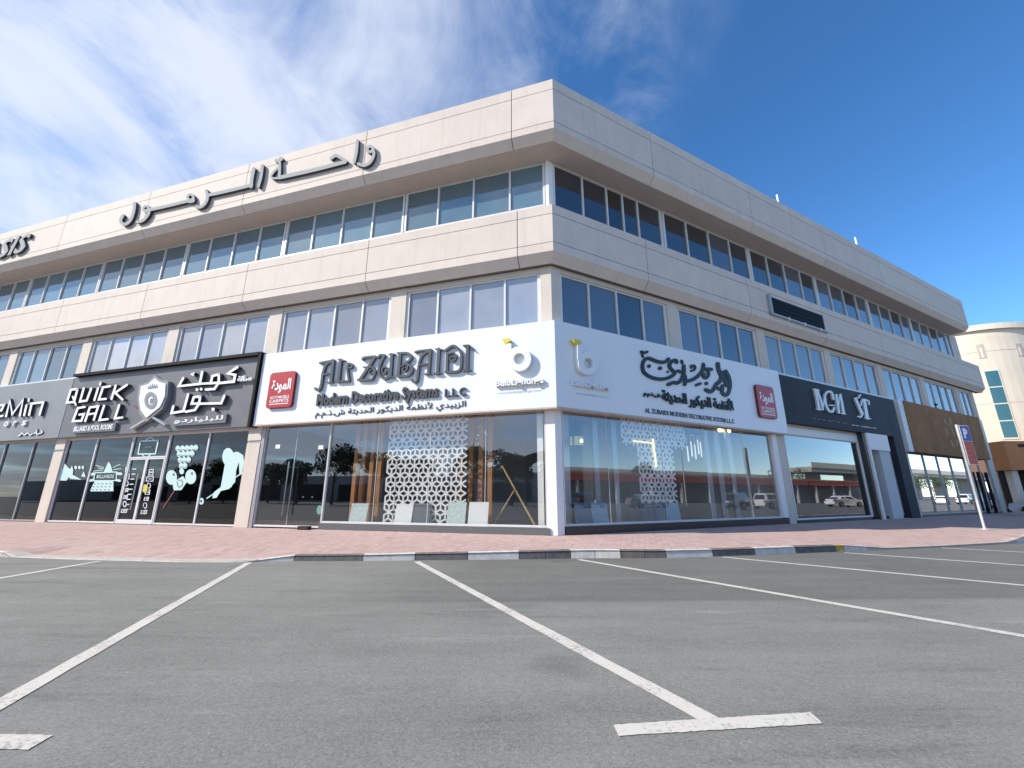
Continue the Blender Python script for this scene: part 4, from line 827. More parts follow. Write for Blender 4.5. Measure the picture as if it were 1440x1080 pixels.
def dashes(name, F, crop, p, q, n, w, o, m, parent, seed=1):    # a line of print too small to read
    rng = random.Random(seed); mb = MB(); x = 0.
    for i in range(n):
        t0 = (i + rng.uniform(.05, .2)) / n; t1 = (i + rng.uniform(.65, .95)) / n
        if rng.random() < .12: continue
        a_ = (p[0] + (q[0] - p[0]) * t0, p[1] + (q[1] - p[1]) * t0 + rng.uniform(-w * .15, w * .15)); b_ = (p[0] + (q[0] - p[0]) * t1, p[1] + (q[1] - p[1]) * t1 + rng.uniform(-w * .15, w * .15))
        stroke(mb, F, crop, [a_, b_], w * rng.uniform(.5, 1), o, o + .004, smooth=False, cap=False)
    return tag(mb.build(name, m, parent), None, None, None, 'stuff')
dashes('small_print', FR, G_, (435, 548), (805, 602), 16, 12, .283, 'faint', ms, 1); dashes('small_print', FR, G_, (845, 618), (1148, 660), 16, 13, .283, 'faint_white', ms, 2)
bs = thing('shop_sign', tuple(FR.pt(29, .2, 3.4)), 'weathered brown shop sign with faded letters above the mirrored shopfront', 'sign')
MB().wbox(FR, 23.5, 34.9, .0, .34, 3.42, 6.30).build('board', 'brown_sign', bs); MB().wbox(FR, 22.9, 23.48, .0, .30, 3.42, 6.34).build('side_panel', 'alu', bs)
BR = Crop(1250, 540, 5.4)
for sts in ([([(418, 265), (432, 300)], 14)], [([(462, 255), (470, 300), (450, 305)], 12)], [([(430, 340), (450, 385)], 12)], [([(480, 345), (500, 395)], 12)], [([(470, 430), (490, 475)], 12)], [([(510, 420), (522, 470)], 10)]): letter(bs, FR, BR, sts, .341, .352, 'brown_letter', name='faded_mark')

# ------------------------------------------------------------------ window decals of the pool hall
go = -.045
D1, D2 = Crop(40, 590, 6.75), Crop(200, 590, 6.75)
def decal(parent, build, m='mint', name='decal'):
    mb = MB(); build(mb); return mb.build(name, m, parent)
def rack(mb):
    for row, (y, xs_) in enumerate(((275, (338, 382, 425, 468, 508)), (328, (350, 392, 435, 474)), (385, (360, 400, 440)), (440, (370, 405)), (492, (374,)))):
        for i, x in enumerate(xs_): disc(mb, FL, D2, (x, y - (i * 2)), 23, go, go + .004 + .0006 * ((i + row) % 3), ry=28, n=14, hole=.0)
decal(sfQ2, rack)
def rack_arc(mb):
    for y, xs_ in ((275, (338, 382, 425, 468, 508)), (328, (350, 392, 435, 474)), (385, (360, 400, 440)), (440, (370, 405))):
        for x in xs_: stroke(mb, FL, D2, [(x - 14, y + 8), (x, y + 14), (x + 14, y + 6)], 5, go + .005, go + .008)
decal(sfQ2, rack_arc, 'mint_dark')
def chalk(mb):
    disc(mb, FL, D2, (278, 550), 52, go, go + .004, ry=70); disc(mb, FL, D2, (460, 543), 52, go, go + .0046, ry=70); polypx(mb, FL, D2, [(305, 590), (385, 535), (425, 590), (370, 670), (300, 672), (290, 630)], go, go + .0052)
decal(sfQ2, chalk)
def chalkd(mb):
    disc(mb, FL, D2, (298, 522), 10, go + .005, go + .008, ry=14); disc(mb, FL, D2, (472, 512), 10, go + .005, go + .008, ry=14); stroke(mb, FL, D2, [(330, 590), (345, 640), (380, 620), (375, 575), (345, 580)], 8, go + .005, go + .008)
decal(sfQ2, chalkd, 'mint_dark'); decal(sfQ2, lambda mb: stroke(mb, FL, D2, [(200, 838), (300, 682)], 12, go, go + .003, smooth=False), 'decal_red')
def player(mb):
    disc(mb, FL, D2, (815, 355), 55, go, go + .004, ry=86)
    polypx(mb, FL, D2, [(785, 420), (850, 315), (905, 305), (958, 338), (966, 400), (942, 522), (922, 518), (918, 400), (892, 480), (882, 590), (825, 658), (745, 678)], go, go + .0046); polypx(mb, FL, D2, [(745, 678), (705, 742), (665, 748), (680, 690), (745, 640)], go, go + .0042); polypx(mb, FL, D2, [(785, 420), (820, 500), (850, 640), (745, 678), (745, 640)], go, go + .0052)
    stroke(mb, FL, D2, [(612, 748), (700, 690)], 10, go, go + .003, smooth=False); stroke(mb, FL, D2, [(885, 548), (985, 482)], 10, go, go + .003, smooth=False); disc(mb, FL, D2, (560, 775), 25, go, go + .004, ry=32, hole=.35)
decal(sfQ2, player)
def hand(mb):
    polypx(mb, FL, D1, [(345, 418), (392, 470), (415, 438), (425, 480), (385, 545), (360, 580), (275, 577), (300, 518)], go, go + .004); polypx(mb, FL, D1, [(385, 545), (425, 480), (420, 525), (505, 572), (400, 562)], go, go + .0046)
    for x in (448, 482, 516): disc(mb, FL, D1, (x, 455), 13, go, go + .004, ry=17)
    polypx(mb, FL, D1, [(525, 490), (542, 545), (500, 540)], go, go + .0046)
decal(sfQ, hand)
def emblem(mb):
    polypx(mb, FL, D1, [(762, 398), (782, 430), (800, 500), (712, 502), (745, 430)], go, go + .004)
    for a, b_ in (((640, 435), (715, 455)), ((615, 490), (705, 480)), ((800, 455), (870, 425)), ((805, 475), (880, 465)), ((660, 460), (715, 470))): stroke(mb, FL, D1, [a, b_], 6, go, go + .003, smooth=False)
    stroke(mb, FL, D1, [(628, 505), (838, 498), (832, 578), (620, 580), (628, 505)], 10, go, go + .0045, smooth=False)
    stroke(mb, FL, D1, [(590, 520), (625, 515)], 26, go, go + .003, smooth=False); stroke(mb, FL, D1, [(580, 580), (615, 575)], 22, go, go + .003, smooth=False); stroke(mb, FL, D1, [(840, 512), (880, 515)], 24, go, go + .003, smooth=False); stroke(mb, FL, D1, [(835, 575), (868, 580)], 22, go, go + .003, smooth=False)
    polypx(mb, FL, D1, [(628, 585), (805, 582), (806, 680), (588, 682), (592, 660)], go, go + .004)
decal(sfQ, emblem)
def dots(mb):
    for r_ in range(3):
        for i in range(5): stroke(mb, FL, D1, [(620 + 38 * i - 8 * r_, 605 + 28 * r_), (632 + 38 * i - 8 * r_, 614 + 28 * r_)], 8, go + .005, go + .007, smooth=False)
decal(sfQ, dots, 'mint_dark')
e0, e1 = FL.px(*D1((645, 562)), o=go), FL.px(*D1((820, 515)), o=go); text('decal_lettering', FL, 'BILLIARDS', (e0[0], e0[1] + .02, e1[0], e1[1] - .03), go + .004, go + .007, 'mint', sfQ, bold=.01)
def transom(mb):
    stroke(mb, FL, D1, [(1062, 205), (1232, 198), (1205, 325), (1040, 328), (1062, 205)], 12, go, go + .004, smooth=False); stroke(mb, FL, D1, [(1105, 200), (1160, 172), (1200, 195)], 9, go, go + .003); stroke(mb, FL, D1, [(1080, 332), (1115, 358), (1165, 330)], 9, go, go + .003)
decal(trQ, transom, 'mint'); dashes('small_print', FL, D1, (1100, 265), (1172, 260), 5, 16, go, 'mint_dark', trQ, 3)
def door_deco(mb):
    rng = random.Random(4)
    for x0, x1, y0, y1 in ((945, 905, 440, 900), (1170, 1090, 470, 910)):
        n = 7
        for i in range(n):
            t = (i + .5) / n; x = x0 + (x1 - x0) * t; y = y0 + (y1 - y0) * t; w = rng.choice((16, 22, 28)); h = rng.choice((14, 20, 26))
            if i % 3 == 2: disc(mb, FL, D1, (x, y), 20, go, go + .003, ry=30, hole=.62)
            else: stroke(mb, FL, D1, [(x - w, y - h), (x + w + 6, y - h - 2), (x + w, y + h), (x - w - 6, y + h), (x - w, y - h)], 8, go, go + .003, smooth=False); stroke(mb, FL, D1, [(x - 8, y), (x + 10, y - 2)], 12, go, go + .0025, smooth=False)
    for i in range(9): x = 1005 - 9.5 * i; y = 470 + 48 * i; stroke(mb, FL, D1, [(x - 14, y), (x + 16, y - 1)], 10, go, go + .003, smooth=False)
tag(decal(drQ, door_deco, 'decal_white', 'door_print'), None, None, None, 'stuff'); decal(drQ, lambda mb: disc(mb, FL, D1, (1105, 655), 24, go + .003, go + .006, ry=40), 'yellow')

# ------------------------------------------------------------------ things inside the showroom
def lattice(F, a0, a1, z0, z1, o, lab, keep=lambda a, z: True, L=.196, w=.054):
    """one cut panel: bars along a rhombille net"""
    mb = MB(); seen = set(); hx = L * math.sqrt(3)
    def bar(p, q):
        key = tuple(sorted(((round(p[0], 3), round(p[1], 3)), (round(q[0], 3), round(q[1], 3)))))
        if key in seen: return
        seen.add(key); m_ = ((p[0] + q[0]) / 2, (p[1] + q[1]) / 2)
        if not (a0 <= m_[0] <= a1 and z0 <= m_[1] <= z1 and keep(*m_)): return
        d = np.array(q) - np.array(p); d /= np.linalg.norm(d); n_ = np.array([-d[1], d[0]]) * w / 2; e = d * .012; P, Q_ = np.array(p) - e, np.array(q) + e
        mb.poly(F, [P + n_, P - n_, Q_ - n_, Q_ + n_], o - .03, o + random.uniform(-.001, .001))
    rows = int((z1 - z0) / (1.5 * L)) + 3; cols = int((a1 - a0) / hx) + 3
    for j in range(-1, rows):
        for i in range(-1, cols):
            c = (a0 + i * hx + (j % 2) * hx / 2, z0 + j * 1.5 * L)
            hexv = [(c[0] + L * math.cos(R(90 + 60 * k_)), c[1] + L * math.sin(R(90 + 60 * k_))) for k_ in range(6)]
            for k_ in range(6): bar(hexv[k_], hexv[(k_ + 1) % 6])
            for k_ in (0, 2, 4): bar(c, hexv[k_])
    o_ = mb.build('lattice_screen', 'lattice'); return tag(o_, lab, 'screen', 'cut lattice screens in the showroom window')
oi = -.42
aL0, aL1 = FL.px(537, 735, oi)[0] + .05, FL.px(652, 690, oi)[0]
lattice(FL, aL0, aL1, .07, 3.7, oi, 'tall white lattice screen behind the sunlit left-hand showroom window')
bR0, bR1 = FR.px(874, 600, oi)[0], FR.px(963, 610, oi)[0]; cR0, cR1 = FR.px(897, 660, oi)[0], FR.px(950, 680, oi)[0]
lattice(FR, bR0, bR1, .07, 3.7, oi, 'white T-shaped lattice screen behind the shaded right-hand showroom window', keep=lambda a, z: z > 2.72 or cR0 < a < cR1, w=.066)
words = ('outermost', 'second', 'third', 'innermost')
for side_, xs_ in (('left', (496.5, 507.5, 519.5, 531)), ('right', (689, 675.5, 661.5, 647))):
    for k_, x in enumerate(xs_):
        a = FL.px(x, 700, -.75)[0]
        tag(MB().wbox(FL, a - .075, a + .075, -.83, -.70, .06, 3.71).build('wooden_post', 'wood_slat'), f'brown wooden post {side_} of the white lattice screen, {words[k_]} of four', 'post', 'brown wooden posts beside the lattice')
def board(F, x0, x1, y, top, m, lab, o=-.22):
    a0, a1 = sorted((F.px(x0, y, o)[0], F.px(x1, y, o)[0])); zt = F.px((x0 + x1) / 2, top, o)[1]
    if F is FL: pass
    mb = MB(); mb.hexa([F.pt(a0, o - .02, .06), F.pt(a1, o - .02, .06), F.pt(a1, o, .06), F.pt(a0, o, .06), F.pt(a0, o - .16, zt), F.pt(a1, o - .16, zt), F.pt(a1, o - .14, zt), F.pt(a0, o - .14, zt)])
    tag(mb.build('sample_board', m), lab, 'board', 'sample boards leaning in the showroom window')
board(FL, 489, 513, 735, 708, 'tile_mint', 'mottled mint sample board in front of the wooden posts'); board(FL, 553, 577, 735, 709, 'tile_white', 'cream sample board at the foot of the lattice screen', -.2); board(FL, 577.5, 602, 735, 708, 'tile_dark', 'charcoal sample board at the foot of the lattice screen', -.23)
board(FL, 627, 653, 735, 706, 'tile_mint', 'pale blue-white sample board right of the lattice screen'); board(FL, 657, 685, 735, 706, 'tile_white', 'white sample board in front of the right-hand wooden posts')
board(FR, 812, 835, 735, 707, 'tile_slate', 'slate-blue sample board beside the white corner column'); board(FR, 835.5, 858, 735, 707, 'tile_blue', 'light blue sample board second from the corner column', -.2)
board(FR, 905, 925, 734, 708, 'tile_dark', 'dark grey sample board below the T-shaped lattice'); board(FR, 925.5, 942, 734, 707, 'tile_slate', 'mid-blue sample board below the T-shaped lattice', -.2); board(FR, 942.5, 960, 733, 707, 'tile_blue', 'light blue sample board below the T-shaped lattice', -.24)
es_ = thing('easel', tuple(FL.pt(-1.1, -.6, .06)), 'light wooden easel of crossed sticks in the showroom window', 'easel')
def wpt(F, x, y, o): a, z = F.px(x, y, o); return F.pt(a, o, max(z, .06))
mb = MB(); mb.tube(wpt(FL, 706, 655, -.7), wpt(FL, 752, 738, -.5), .03, 6); mb.build('leg', 'wood_light', es_); mb = MB(); mb.tube(wpt(FL, 723, 690, -.6), wpt(FL, 694, 738, -.6), .02, 6); mb.build('leg', 'wood_light', es_)
tag(MB().wbox(FL, -.62, -.44, -.36, -.28, .06, 3.7).build('curtain_strip', 'tile_white'), 'pale curtain strip hanging beside the white corner column', 'curtain')
for x0, x1, nm in ((837, 844, 'first'), (864, 871, 'second'), (996, 1003, 'third'), (1012, 1019, 'fourth'), (1030, 1036, 'fifth')):
    a0, a1 = FR.px(x0, 680, -.5)[0], FR.px(x1, 680, -.5)[0]; tag(MB().wbox(FR, a0, a1, -.6, -.5, .06, 3.71).build('display_post', 'alu_grey'), f'slim white display post in the shaded window, {nm} from the corner column', 'post', 'white display posts')
a0 = FR.px(795, 680, -.35)[0]; a1 = FR.px(817, 680, -.9)[0]; tag(MB().wbox(FR, .3, 1.15, -1.0, -.9, .06, 3.71).build('display_screen', 'room_pale'), 'cream display panel behind the glass right of the corner column', 'screen')
tag(MB().wbox(FR, 2.65, 5.6, -2.2, -2.1, .06, 3.71).build('display_wall', 'sign_edge'), 'brown-grey display wall behind the T-shaped lattice', 'panel')
def chandelier(F, x, y, o, lab, r_=.35, tall=.35):
    a, z = F.px(x, y, o); t = thing('chandelier', tuple(F.pt(a, o, z)), lab, 'chandelier', 'lamps hanging in the showroom'); mb = MB(); mb.tube(F.pt(a, o, z + tall), F.pt(a, o, 3.7), .008, 5); mb.build('rod', 'chrome', t)
    mb = MB(); rng = random.Random(int(x))
    for i in range(26):
        ang = rng.uniform(0, 6.28); rr = r_ * math.sqrt(rng.random()); zz_ = z + rng.uniform(0, tall) * (1 - rr / r_ * .5); P = F.pt(a + rr * math.cos(ang), o + rr * math.sin(ang), zz_); mb.tube(P, P + [0, 0, .05], .014, 5, .004)
    mb.build('crystals', 'crystal', t); mb = MB()
    for i in range(12):
        b_ = 2 * math.pi * i / 12; c_ = 2 * math.pi * (i + 1) / 12; mb.tube(F.pt(a + r_ * math.cos(b_), o + r_ * math.sin(b_), z + tall * .5), F.pt(a + r_ * math.cos(c_), o + r_ * math.sin(c_), z + tall * .5), .012, 5)
    for i in range(4):
        b_ = math.pi / 2 * i; mb.tube(F.pt(a + r_ * math.cos(b_), o + r_ * math.sin(b_), z + tall * .5), F.pt(a, o, z + tall), .007, 4)
    mb.build('ring', 'brass', t)
chandelier(FL, 513, 630, -1.3, 'crystal chandelier hanging in front of the left-hand wooden posts', .4, .22); chandelier(FL, 545, 645, -1.1, 'small crystal chandelier beside the tall lattice screen', .2, .2); chandelier(FL, 675, 628, -1.2, 'tall crystal chandelier in front of the right-hand wooden posts', .25, .75); chandelier(FL, 617, 648, -1.4, 'crystal chandelier hanging behind the tall lattice screen', .3, .3)
a, z = FR.px(810, 621, -.6); t = thing('pendant_lamp', tuple(FR.pt(a, -.6, z)), 'lit brass drum pendant lamp beside the corner column', 'lamp', 'lamps hanging in the showroom')
mb = MB(); mb.tube(FR.pt(a, -.6, z + .13), FR.pt(a, -.6, 3.7), .006, 5); mb.build('cord', 'black', t)
mb = MB(); mb.tube(FR.pt(a, -.6, z - .14), FR.pt(a, -.6, z + .14), .26, 20); mb.build('lamp_shade', 'brass', t); mb = MB(); mb.tube(FR.pt(a + .02, -.33, z - .04), FR.pt(a + .02, -.33, z + .04), .035, 10); mb.build('bulb', 'lamp_warm', t)
t = thing('pendant_lamp', tuple(FR.pt(FR.px(920, 655, -.35)[0], -.35, 2)), 'angular brass rod pendant in front of the T-shaped lattice', 'lamp', 'lamps hanging in the showroom')
mb = MB(); mb.tube(wpt(FR, 918, 617, -.35), wpt(FR, 923, 657, -.35), .03, 6); mb.build('rod', 'brass_glow', t); mb = MB(); mb.tube(wpt(FR, 891, 620, -.35), wpt(FR, 919, 623, -.35), .022, 6); mb.build('arm', 'brass_glow', t); a, z = FR.px(918, 617, -.35); mb = MB(); mb.tube(FR.pt(a, -.35, z), FR.pt(a, -.35, 3.71), .006, 5); mb.build('cord', 'black', t)
a, z = FR.px(975, 632, -1.0); t = thing('pendant_lamp', tuple(FR.pt(a, -1, z)), 'cluster of hanging glass tubes right of the T-shaped lattice', 'lamp', 'lamps hanging in the showroom')
mb = MB(); mb.tube(FR.pt(a, -1, 3.4), FR.pt(a, -1, 3.7), .01, 5); mb.wbox(FR, a - .4, a + .5, -1.03, -.97, 3.38, 3.41); mb.build('rail', 'chrome', t)
for i, (dx, dz) in enumerate(((-.34, -.2), (-.1, .0), (.1, -.1), (.3, .1), (.45, .0))):
    mb = MB(); mb.tube(FR.pt(a + dx, -1, z + dz - .28), FR.pt(a + dx, -1, z + dz + .3), .028, 7); mb.tube(FR.pt(a + dx, -1, z + dz + .3), FR.pt(a + dx, -1, 3.38), .004, 4); mb.build('glass_tube', 'crystal', t)
for i, (x, y, nm) in enumerate(((1014, 608, 'left'), (1024, 609, 'right'))):
    a, z = FR.px(x, y, -.55); mb = MB(); mb.tube(FR.pt(a, -.55, 3.58), FR.pt(a, -.55, 3.719), .10, 12); tag(mb.build('ceiling_spotlight', 'lamp_warm'), f'warm lit ceiling spotlight in the shaded showroom window, {nm} of two', 'spotlight', 'ceiling spotlights')

# ------------------------------------------------------------------ small fittings and street furniture
def camera_unit(F, x, y, o, lab, zt):
    a, z = F.px(x, y, o); t = thing('security_camera', tuple(F.pt(a, o, z)), lab, 'camera', 'security cameras'); mb = MB(); mb.tube(F.pt(a - .07, o, z), F.pt(a + .1, o + .06, z - .03), .045, 10); mb.build('body', 'black', t); mb = MB(); mb.tube(F.pt(a, o - .0, z), F.pt(a, o - .02, zt), .018, 6); mb.build('mount', 'black', t)
camera_unit(FL, 713, 217, .62, 'small black security camera under the roof fascia near the corner', 12.58)
camera_unit(FR, 1315, 568.5, .4, 'small black security camera above the brown shop sign', 6.3)
for i, (x, y0, y1, nm) in enumerate(((1092.5, 274, 284, 'nearer'), (1202.5, 334, 342, 'farther'))):
    a, z = FR.px(x, y0, .75); mb = MB(); mb.tube(FR.pt(a, .75, 14.95), FR.pt(a, .75, z), .045, 8); mb.tube(FR.pt(a, .75, 14.98), FR.pt(a, .75, 15.06), .09, 8); tag(mb.build('roof_rod', 'letter_white'), f'short white rod on the roof edge of the shaded facade, {nm} of two', 'rod', 'white rods on the roof edge')
p = FL.pt(FL.px(426, 741, .22)[0], .22, 0); mb = MB(); mb.wbox(FL, FL.px(421, 741, .2)[0], FL.px(436, 741, .2)[0], .12, .30, -.01, .11); o = mb.build('doormat_block', 'rubber'); tag(o, 'small black rubber block on the pavement at the showroom door', 'block')
bv = o.modifiers.new('bevel', 'BEVEL'); bv.width = .02; bv.segments = 2
# parking sign
pb = ray(1385, 745); pb = pb * ((-.11 - CAMZ) / pb[2]); PX, PY = pb[0], pb[1]; pz = sidez((PX, PY))
ps = thing('parking_sign', (PX, PY, pz), 'parking sign with blue P and red panel on a white post', 'sign')
mb = MB(); mb.tube((PX, PY, pz - .05), (PX, PY, pz + 3.82), .04, 10); mb.build('post', 'steel', ps)
PF = Frame((PX, PY, 0), np.array([math.cos(R(28)), -math.sin(R(28)), 0]) * -1, (0, 0, 0))
ax = np.array([DR[0] * .75 - NR[0] * .15, DR[1] * .75 - NR[1] * .15, 0.]); ax = np.array([math.sin(R(76)), math.cos(R(76)), 0]); nn_ = np.array([ax[1], -ax[0], 0]); nn_ = nn_ if nn_[1] < 0 else -nn_
PF = Frame((PX, PY, pz), ax, nn_)
w_ = .50
bd = MB().wbox(PF, .03, .03 + w_, .045, .06, 2.30, 3.80).build('sign_panel', 'steel', ps)
MB().wbox(PF, .05, .01 + w_, .06, .064, 3.20, 3.77).build('blue_face', 'parking_blue', bd); MB().wbox(PF, .05, .01 + w_, .06, .064, 2.33, 3.18).build('red_face', 'parking_red', bd)
text('letter', PF, 'P', (.17, 3.30, .38, 3.68), .064, .067, 'letter_white', bd, bold=.04)
for i in range(4): MB().wbox(PF, .10, .46, .064, .066, 2.98 - i * .17, 3.01 - i * .17).build('sign_lettering', 'red_pale', bd)
mb = MB(); mb.tube((PX, PY, pz - .01), (PX, PY, pz + .02), .12, 12); mb.build('base_plate', 'steel', ps)

# ------------------------------------------------------------------ neighbouring building with the round tower
nb = thing('tower_building', (47.5, 43, 0), 'cream building with a round tower and orange canopy beyond the shops', 'building')
def drum(mb, c, r_, z0, z1, n=64):
    vs = [(c[0] + r_ * math.cos(2 * math.pi * i / n), c[1] + r_ * math.sin(2 * math.pi * i / n), z) for z in (z0, z1) for i in range(n)]
    mb.add(vs, [(i, (i + 1) % n, n + (i + 1) % n, n + i) for i in range(n)] + [tuple(range(n, 2 * n)), tuple(range(n))])
cT = (47.5, 43.); mb = MB(); drum(mb, cT, 6.0, 0, 16.4); mb.build('tower_wall', 'cream', nb)
mb = MB(); drum(mb, cT, 6.25, 16.4, 16.95); mb.build('tower_rim', 'cream_trim', nb)
for z in (5.0, 9.3, 14.3):
    mb = MB(); drum(mb, cT, 6.012, z, z + .05); mb.build('tower_groove', 'sign_edge', nb)
def on_drum(x, y, r_=6.03):
    d = ray(x, y); dx, dy = d[0], d[1]; a = dx * dx + dy * dy; b_ = -2 * (dx * cT[0] + dy * cT[1]); c = cT[0] ** 2 + cT[1] ** 2 - r_ * r_; D = b_ * b_ - 4 * a * c
    t = (-b_ - math.sqrt(max(D, 0))) / (2 * a); P = d * t; return math.atan2(P[1] - cT[1], P[0] - cT[0]), P[2] + CAMZ
def drum_panel(name, m, a0, a1, z0, z1, ro, ri, parent, n=6):
    mb = MB(); vs = []
    for rr in (ro, ri):
        for z in (z0, z1):
            for i in range(n + 1): t = a0 + (a1 - a0) * i / n; vs.append((cT[0] + rr * math.cos(t), cT[1] + rr * math.sin(t), z))
    k_ = n + 1; fs = [(i, i + 1, k_ + i + 1, k_ + i) for i in range(n)] + [(i, i + 1, 2 * k_ + i + 1, 2 * k_ + i) for i in range(n)] + [(k_ + i, k_ + i + 1, 3 * k_ + i + 1, 3 * k_ + i) for i in range(n)] + [(0, k_, 3 * k_, 2 * k_), (n, k_ + n, 3 * k_ + n, 2 * k_ + n)]
    mb.add(vs, fs); return mb.build(name, m, parent)
wl, wr = on_drum(1396, 565)[0], on_drum(1417, 565)[0]
zt_, zb_ = on_drum(1392, 521)[1], on_drum(1420, 616)[1]
win = drum_panel('window', 'cream_trim', wl - .01, wr + .01, zb_ - .1, zt_ + .1, 6.05, 5.9, nb)
nz_ = 4
for i in range(nz_):
    z0 = zb_ + (zt_ - zb_) * i / nz_; z1 = zb_ + (zt_ - zb_) * (i + 1) / nz_; drum_panel('pane', 'teal_glass', wl + .006, wr - .006, z0 + .06, z1 - .06, 6.07, 5.95, win)
for x0, x1, y0, y1 in ((1372, 1388, 485, 503), (1427, 1441, 483, 500)):
    a0, z1 = on_drum(x0, y0); a1, z0 = on_drum(x1, y1); w_ = drum_panel('window', 'sign_edge', a0, a1, z0, z1, 6.03, 5.8, nb); drum_panel('pane', 'cream_trim', a0 + .03, a1 - .03, z0, z1 - .35, 6.045, 5.9, w_)
for k_ in range(1, 5):                                                 # more of the same windows round the tower
    a0 = on_drum(1427, 483)[0] + .52 * k_; drum_panel('window', 'sign_edge', a0, a0 + .2, 13.4, 14.6, 6.03, 5.8, nb)
TF = Frame((44.5, 37.8, 0), (math.cos(R(-25)), math.sin(R(-25)), 0), (-math.sin(R(25)), -math.cos(R(25)), 0))
mb = MB(); mb.box(49, 75, 40, 60, 0, 12); mb.build('wing_wall', 'cream', nb)
for i in range(4):
    w_ = MB().box(54 + i * 5, 57 + i * 5, 39.9, 40.1, 5.5, 8.5).build('window', 'cream_trim', nb); MB().box(54.15 + i * 5, 56.85 + i * 5, 39.86, 39.95, 5.65, 8.35).build('pane', 'teal_glass', w_)
can = MB().box(39.9, 58, 34.2, 36.4, 3.1, 5.4).build('canopy', 'orange_panel', nb); MB().box(41.0, 57.6, 34.18, 34.4, 4.9, 5.15).build('canopy_slot', 'dark_void', can)
mb = MB(); mb.box(41.2, 58, 36.0, 36.4, -.4, 3.09); mb.build('shop_void', 'dark_void', nb)
for i in range(4): MB().box(40.3 + i * 3.4, 40.8 + i * 3.4, 34.6, 35.1, -.4, 3.09).build('pillar', 'cream', nb)

# ------------------------------------------------------------------ vehicles
def make_car(name, loc, ang, paint, lab, suv=True, group=None):
    t = thing(name, loc, lab, 'car', group); ca, sa = math.cos(ang), math.sin(ang); L, Wd = 4.7, 1.85
    def P(x, y, z): return np.array([loc[0] + x * ca - y * sa, loc[1] + x * sa + y * ca, loc[2] + z])
    h = 1.75 if suv else 1.45
    low = [(-2.35, .35), (-2.32, .75), (-2.2, .98), (1.0, 1.02), (1.9, .92), (2.28, .78), (2.35, .45), (2.2, .28), (-2.2, .28)]
    cab = [(-2.15 if suv else -1.75, .97), (-1.95 if suv else -1.2, h - .06), (-1.6 if suv else -.9, h), (.25, h), (.55, h - .06), (1.25, 1.0)]
    mb = MB(); n = len(low); ins = lambda x, z: Wd / 2 - (.10 if z < .4 or z > .9 else .0) - (.16 if abs(x) > 2.1 else 0)
    vs = [P(x, -ins(x, z), z) for x, z in low] + [P(x, ins(x, z), z) for x, z in low]
    mb.add(vs, [tuple(range(n)), tuple(reversed(range(n, 2 * n)))] + [(i, (i + 1) % n, n + (i + 1) % n, n + i) for i in range(n)]); body = mb.build('body', paint, t, True)
    bv = body.modifiers.new('bevel', 'BEVEL'); bv.width = .05; bv.segments = 2
    mb = MB(); n = len(cab); hw = lambda z: Wd / 2 - .12 - .22 * (z - .97) / (h - .97)
    vs = [P(x, -hw(z), z) for x, z in cab] + [P(x, hw(z), z) for x, z in cab]; mb.add(vs, [tuple(range(n)), tuple(reversed(range(n, 2 * n)))] + [(i, (i + 1) % n, n + (i + 1) % n, n + i) for i in range(n)]); cabo = mb.build('cabin', paint, t)
    for s_ in (-1, 1):
        for x0, x1 in ((-1.75 if suv else -1.3, -.62), (-.54, .95)):
            q = []
            for x, z in ((x0, 1.06), (x1, 1.06), (min(x1, .42), h - .14), (max(x0, -1.65 if suv else -.95), h - .14)): q.append(P(x, s_ * (hw(z) + .006), z))
            MB().add(q, [(0, 1, 2, 3)]).build('side_window', 'car_glass', cabo)
    x0, x1 = 1.2, .62; MB().add([P(x0 + .02, -.68, 1.06), P(x0 + .02, .68, 1.06), P(x1 + .02, .55, h - .1), P(x1 + .02, -.55, h - .1)], [(0, 1, 2, 3)]).build('windscreen', 'car_glass', cabo)
    x0, x1 = cab[0][0], cab[1][0]; MB().add([P(x0 - .012, -.65, 1.08), P(x0 - .012, .65, 1.08), P(x1 - .012, .55, h - .12), P(x1 - .012, -.55, h - .12)], [(0, 1, 2, 3)]).build('rear_window', 'car_glass', cabo)
    for x in (-1.42, 1.42):
        for s_ in (-1, 1):
            mb = MB(); mb.tube(P(x, s_ * .72, .34), P(x, s_ * .935, .34), .34, 20); w = mb.build('wheel', 'rubber', t); mb = MB(); mb.tube(P(x, s_ * .9, .34), P(x, s_ * .945, .34), .21, 12); mb.build('rim', 'chrome', w)
    for s_ in (-1, 1):
        MB().hexa([P(2.2, s_ * .5, .68), P(2.2, s_ * .8, .68), P(2.3, s_ * .8, .68), P(2.345, s_ * .5, .68), P(2.2, s_ * .5, .82), P(2.2, s_ * .8, .82), P(2.27, s_ * .8, .82), P(2.31, s_ * .5, .82)]).build('headlight', 'head_lamp', t)
        MB().hexa([P(-2.36, s_ * .55, .75), P(-2.34, s_ * .8, .75), P(-2.2, s_ * .8, .75), P(-2.2, s_ * .55, .75), P(-2.34, s_ * .55, .95), P(-2.3, s_ * .8, .95), P(-2.2, s_ * .8, .95), P(-2.2, s_ * .55, .95)]).build('tail_light', 'tail_lamp', t)
    return t
g0 = lotz(40)
def atR(perp, along): p = C0 + NR * perp + DR * along; return (p[0], p[1], lotz(p[1]))
aR = math.atan2(DR[1], DR[0])
make_car('parked_car', (40.6, 32.6, g0), aR + 1.75, 'car_white', 'white van-like car parked by the tower building at the right edge', True, 'parked cars')
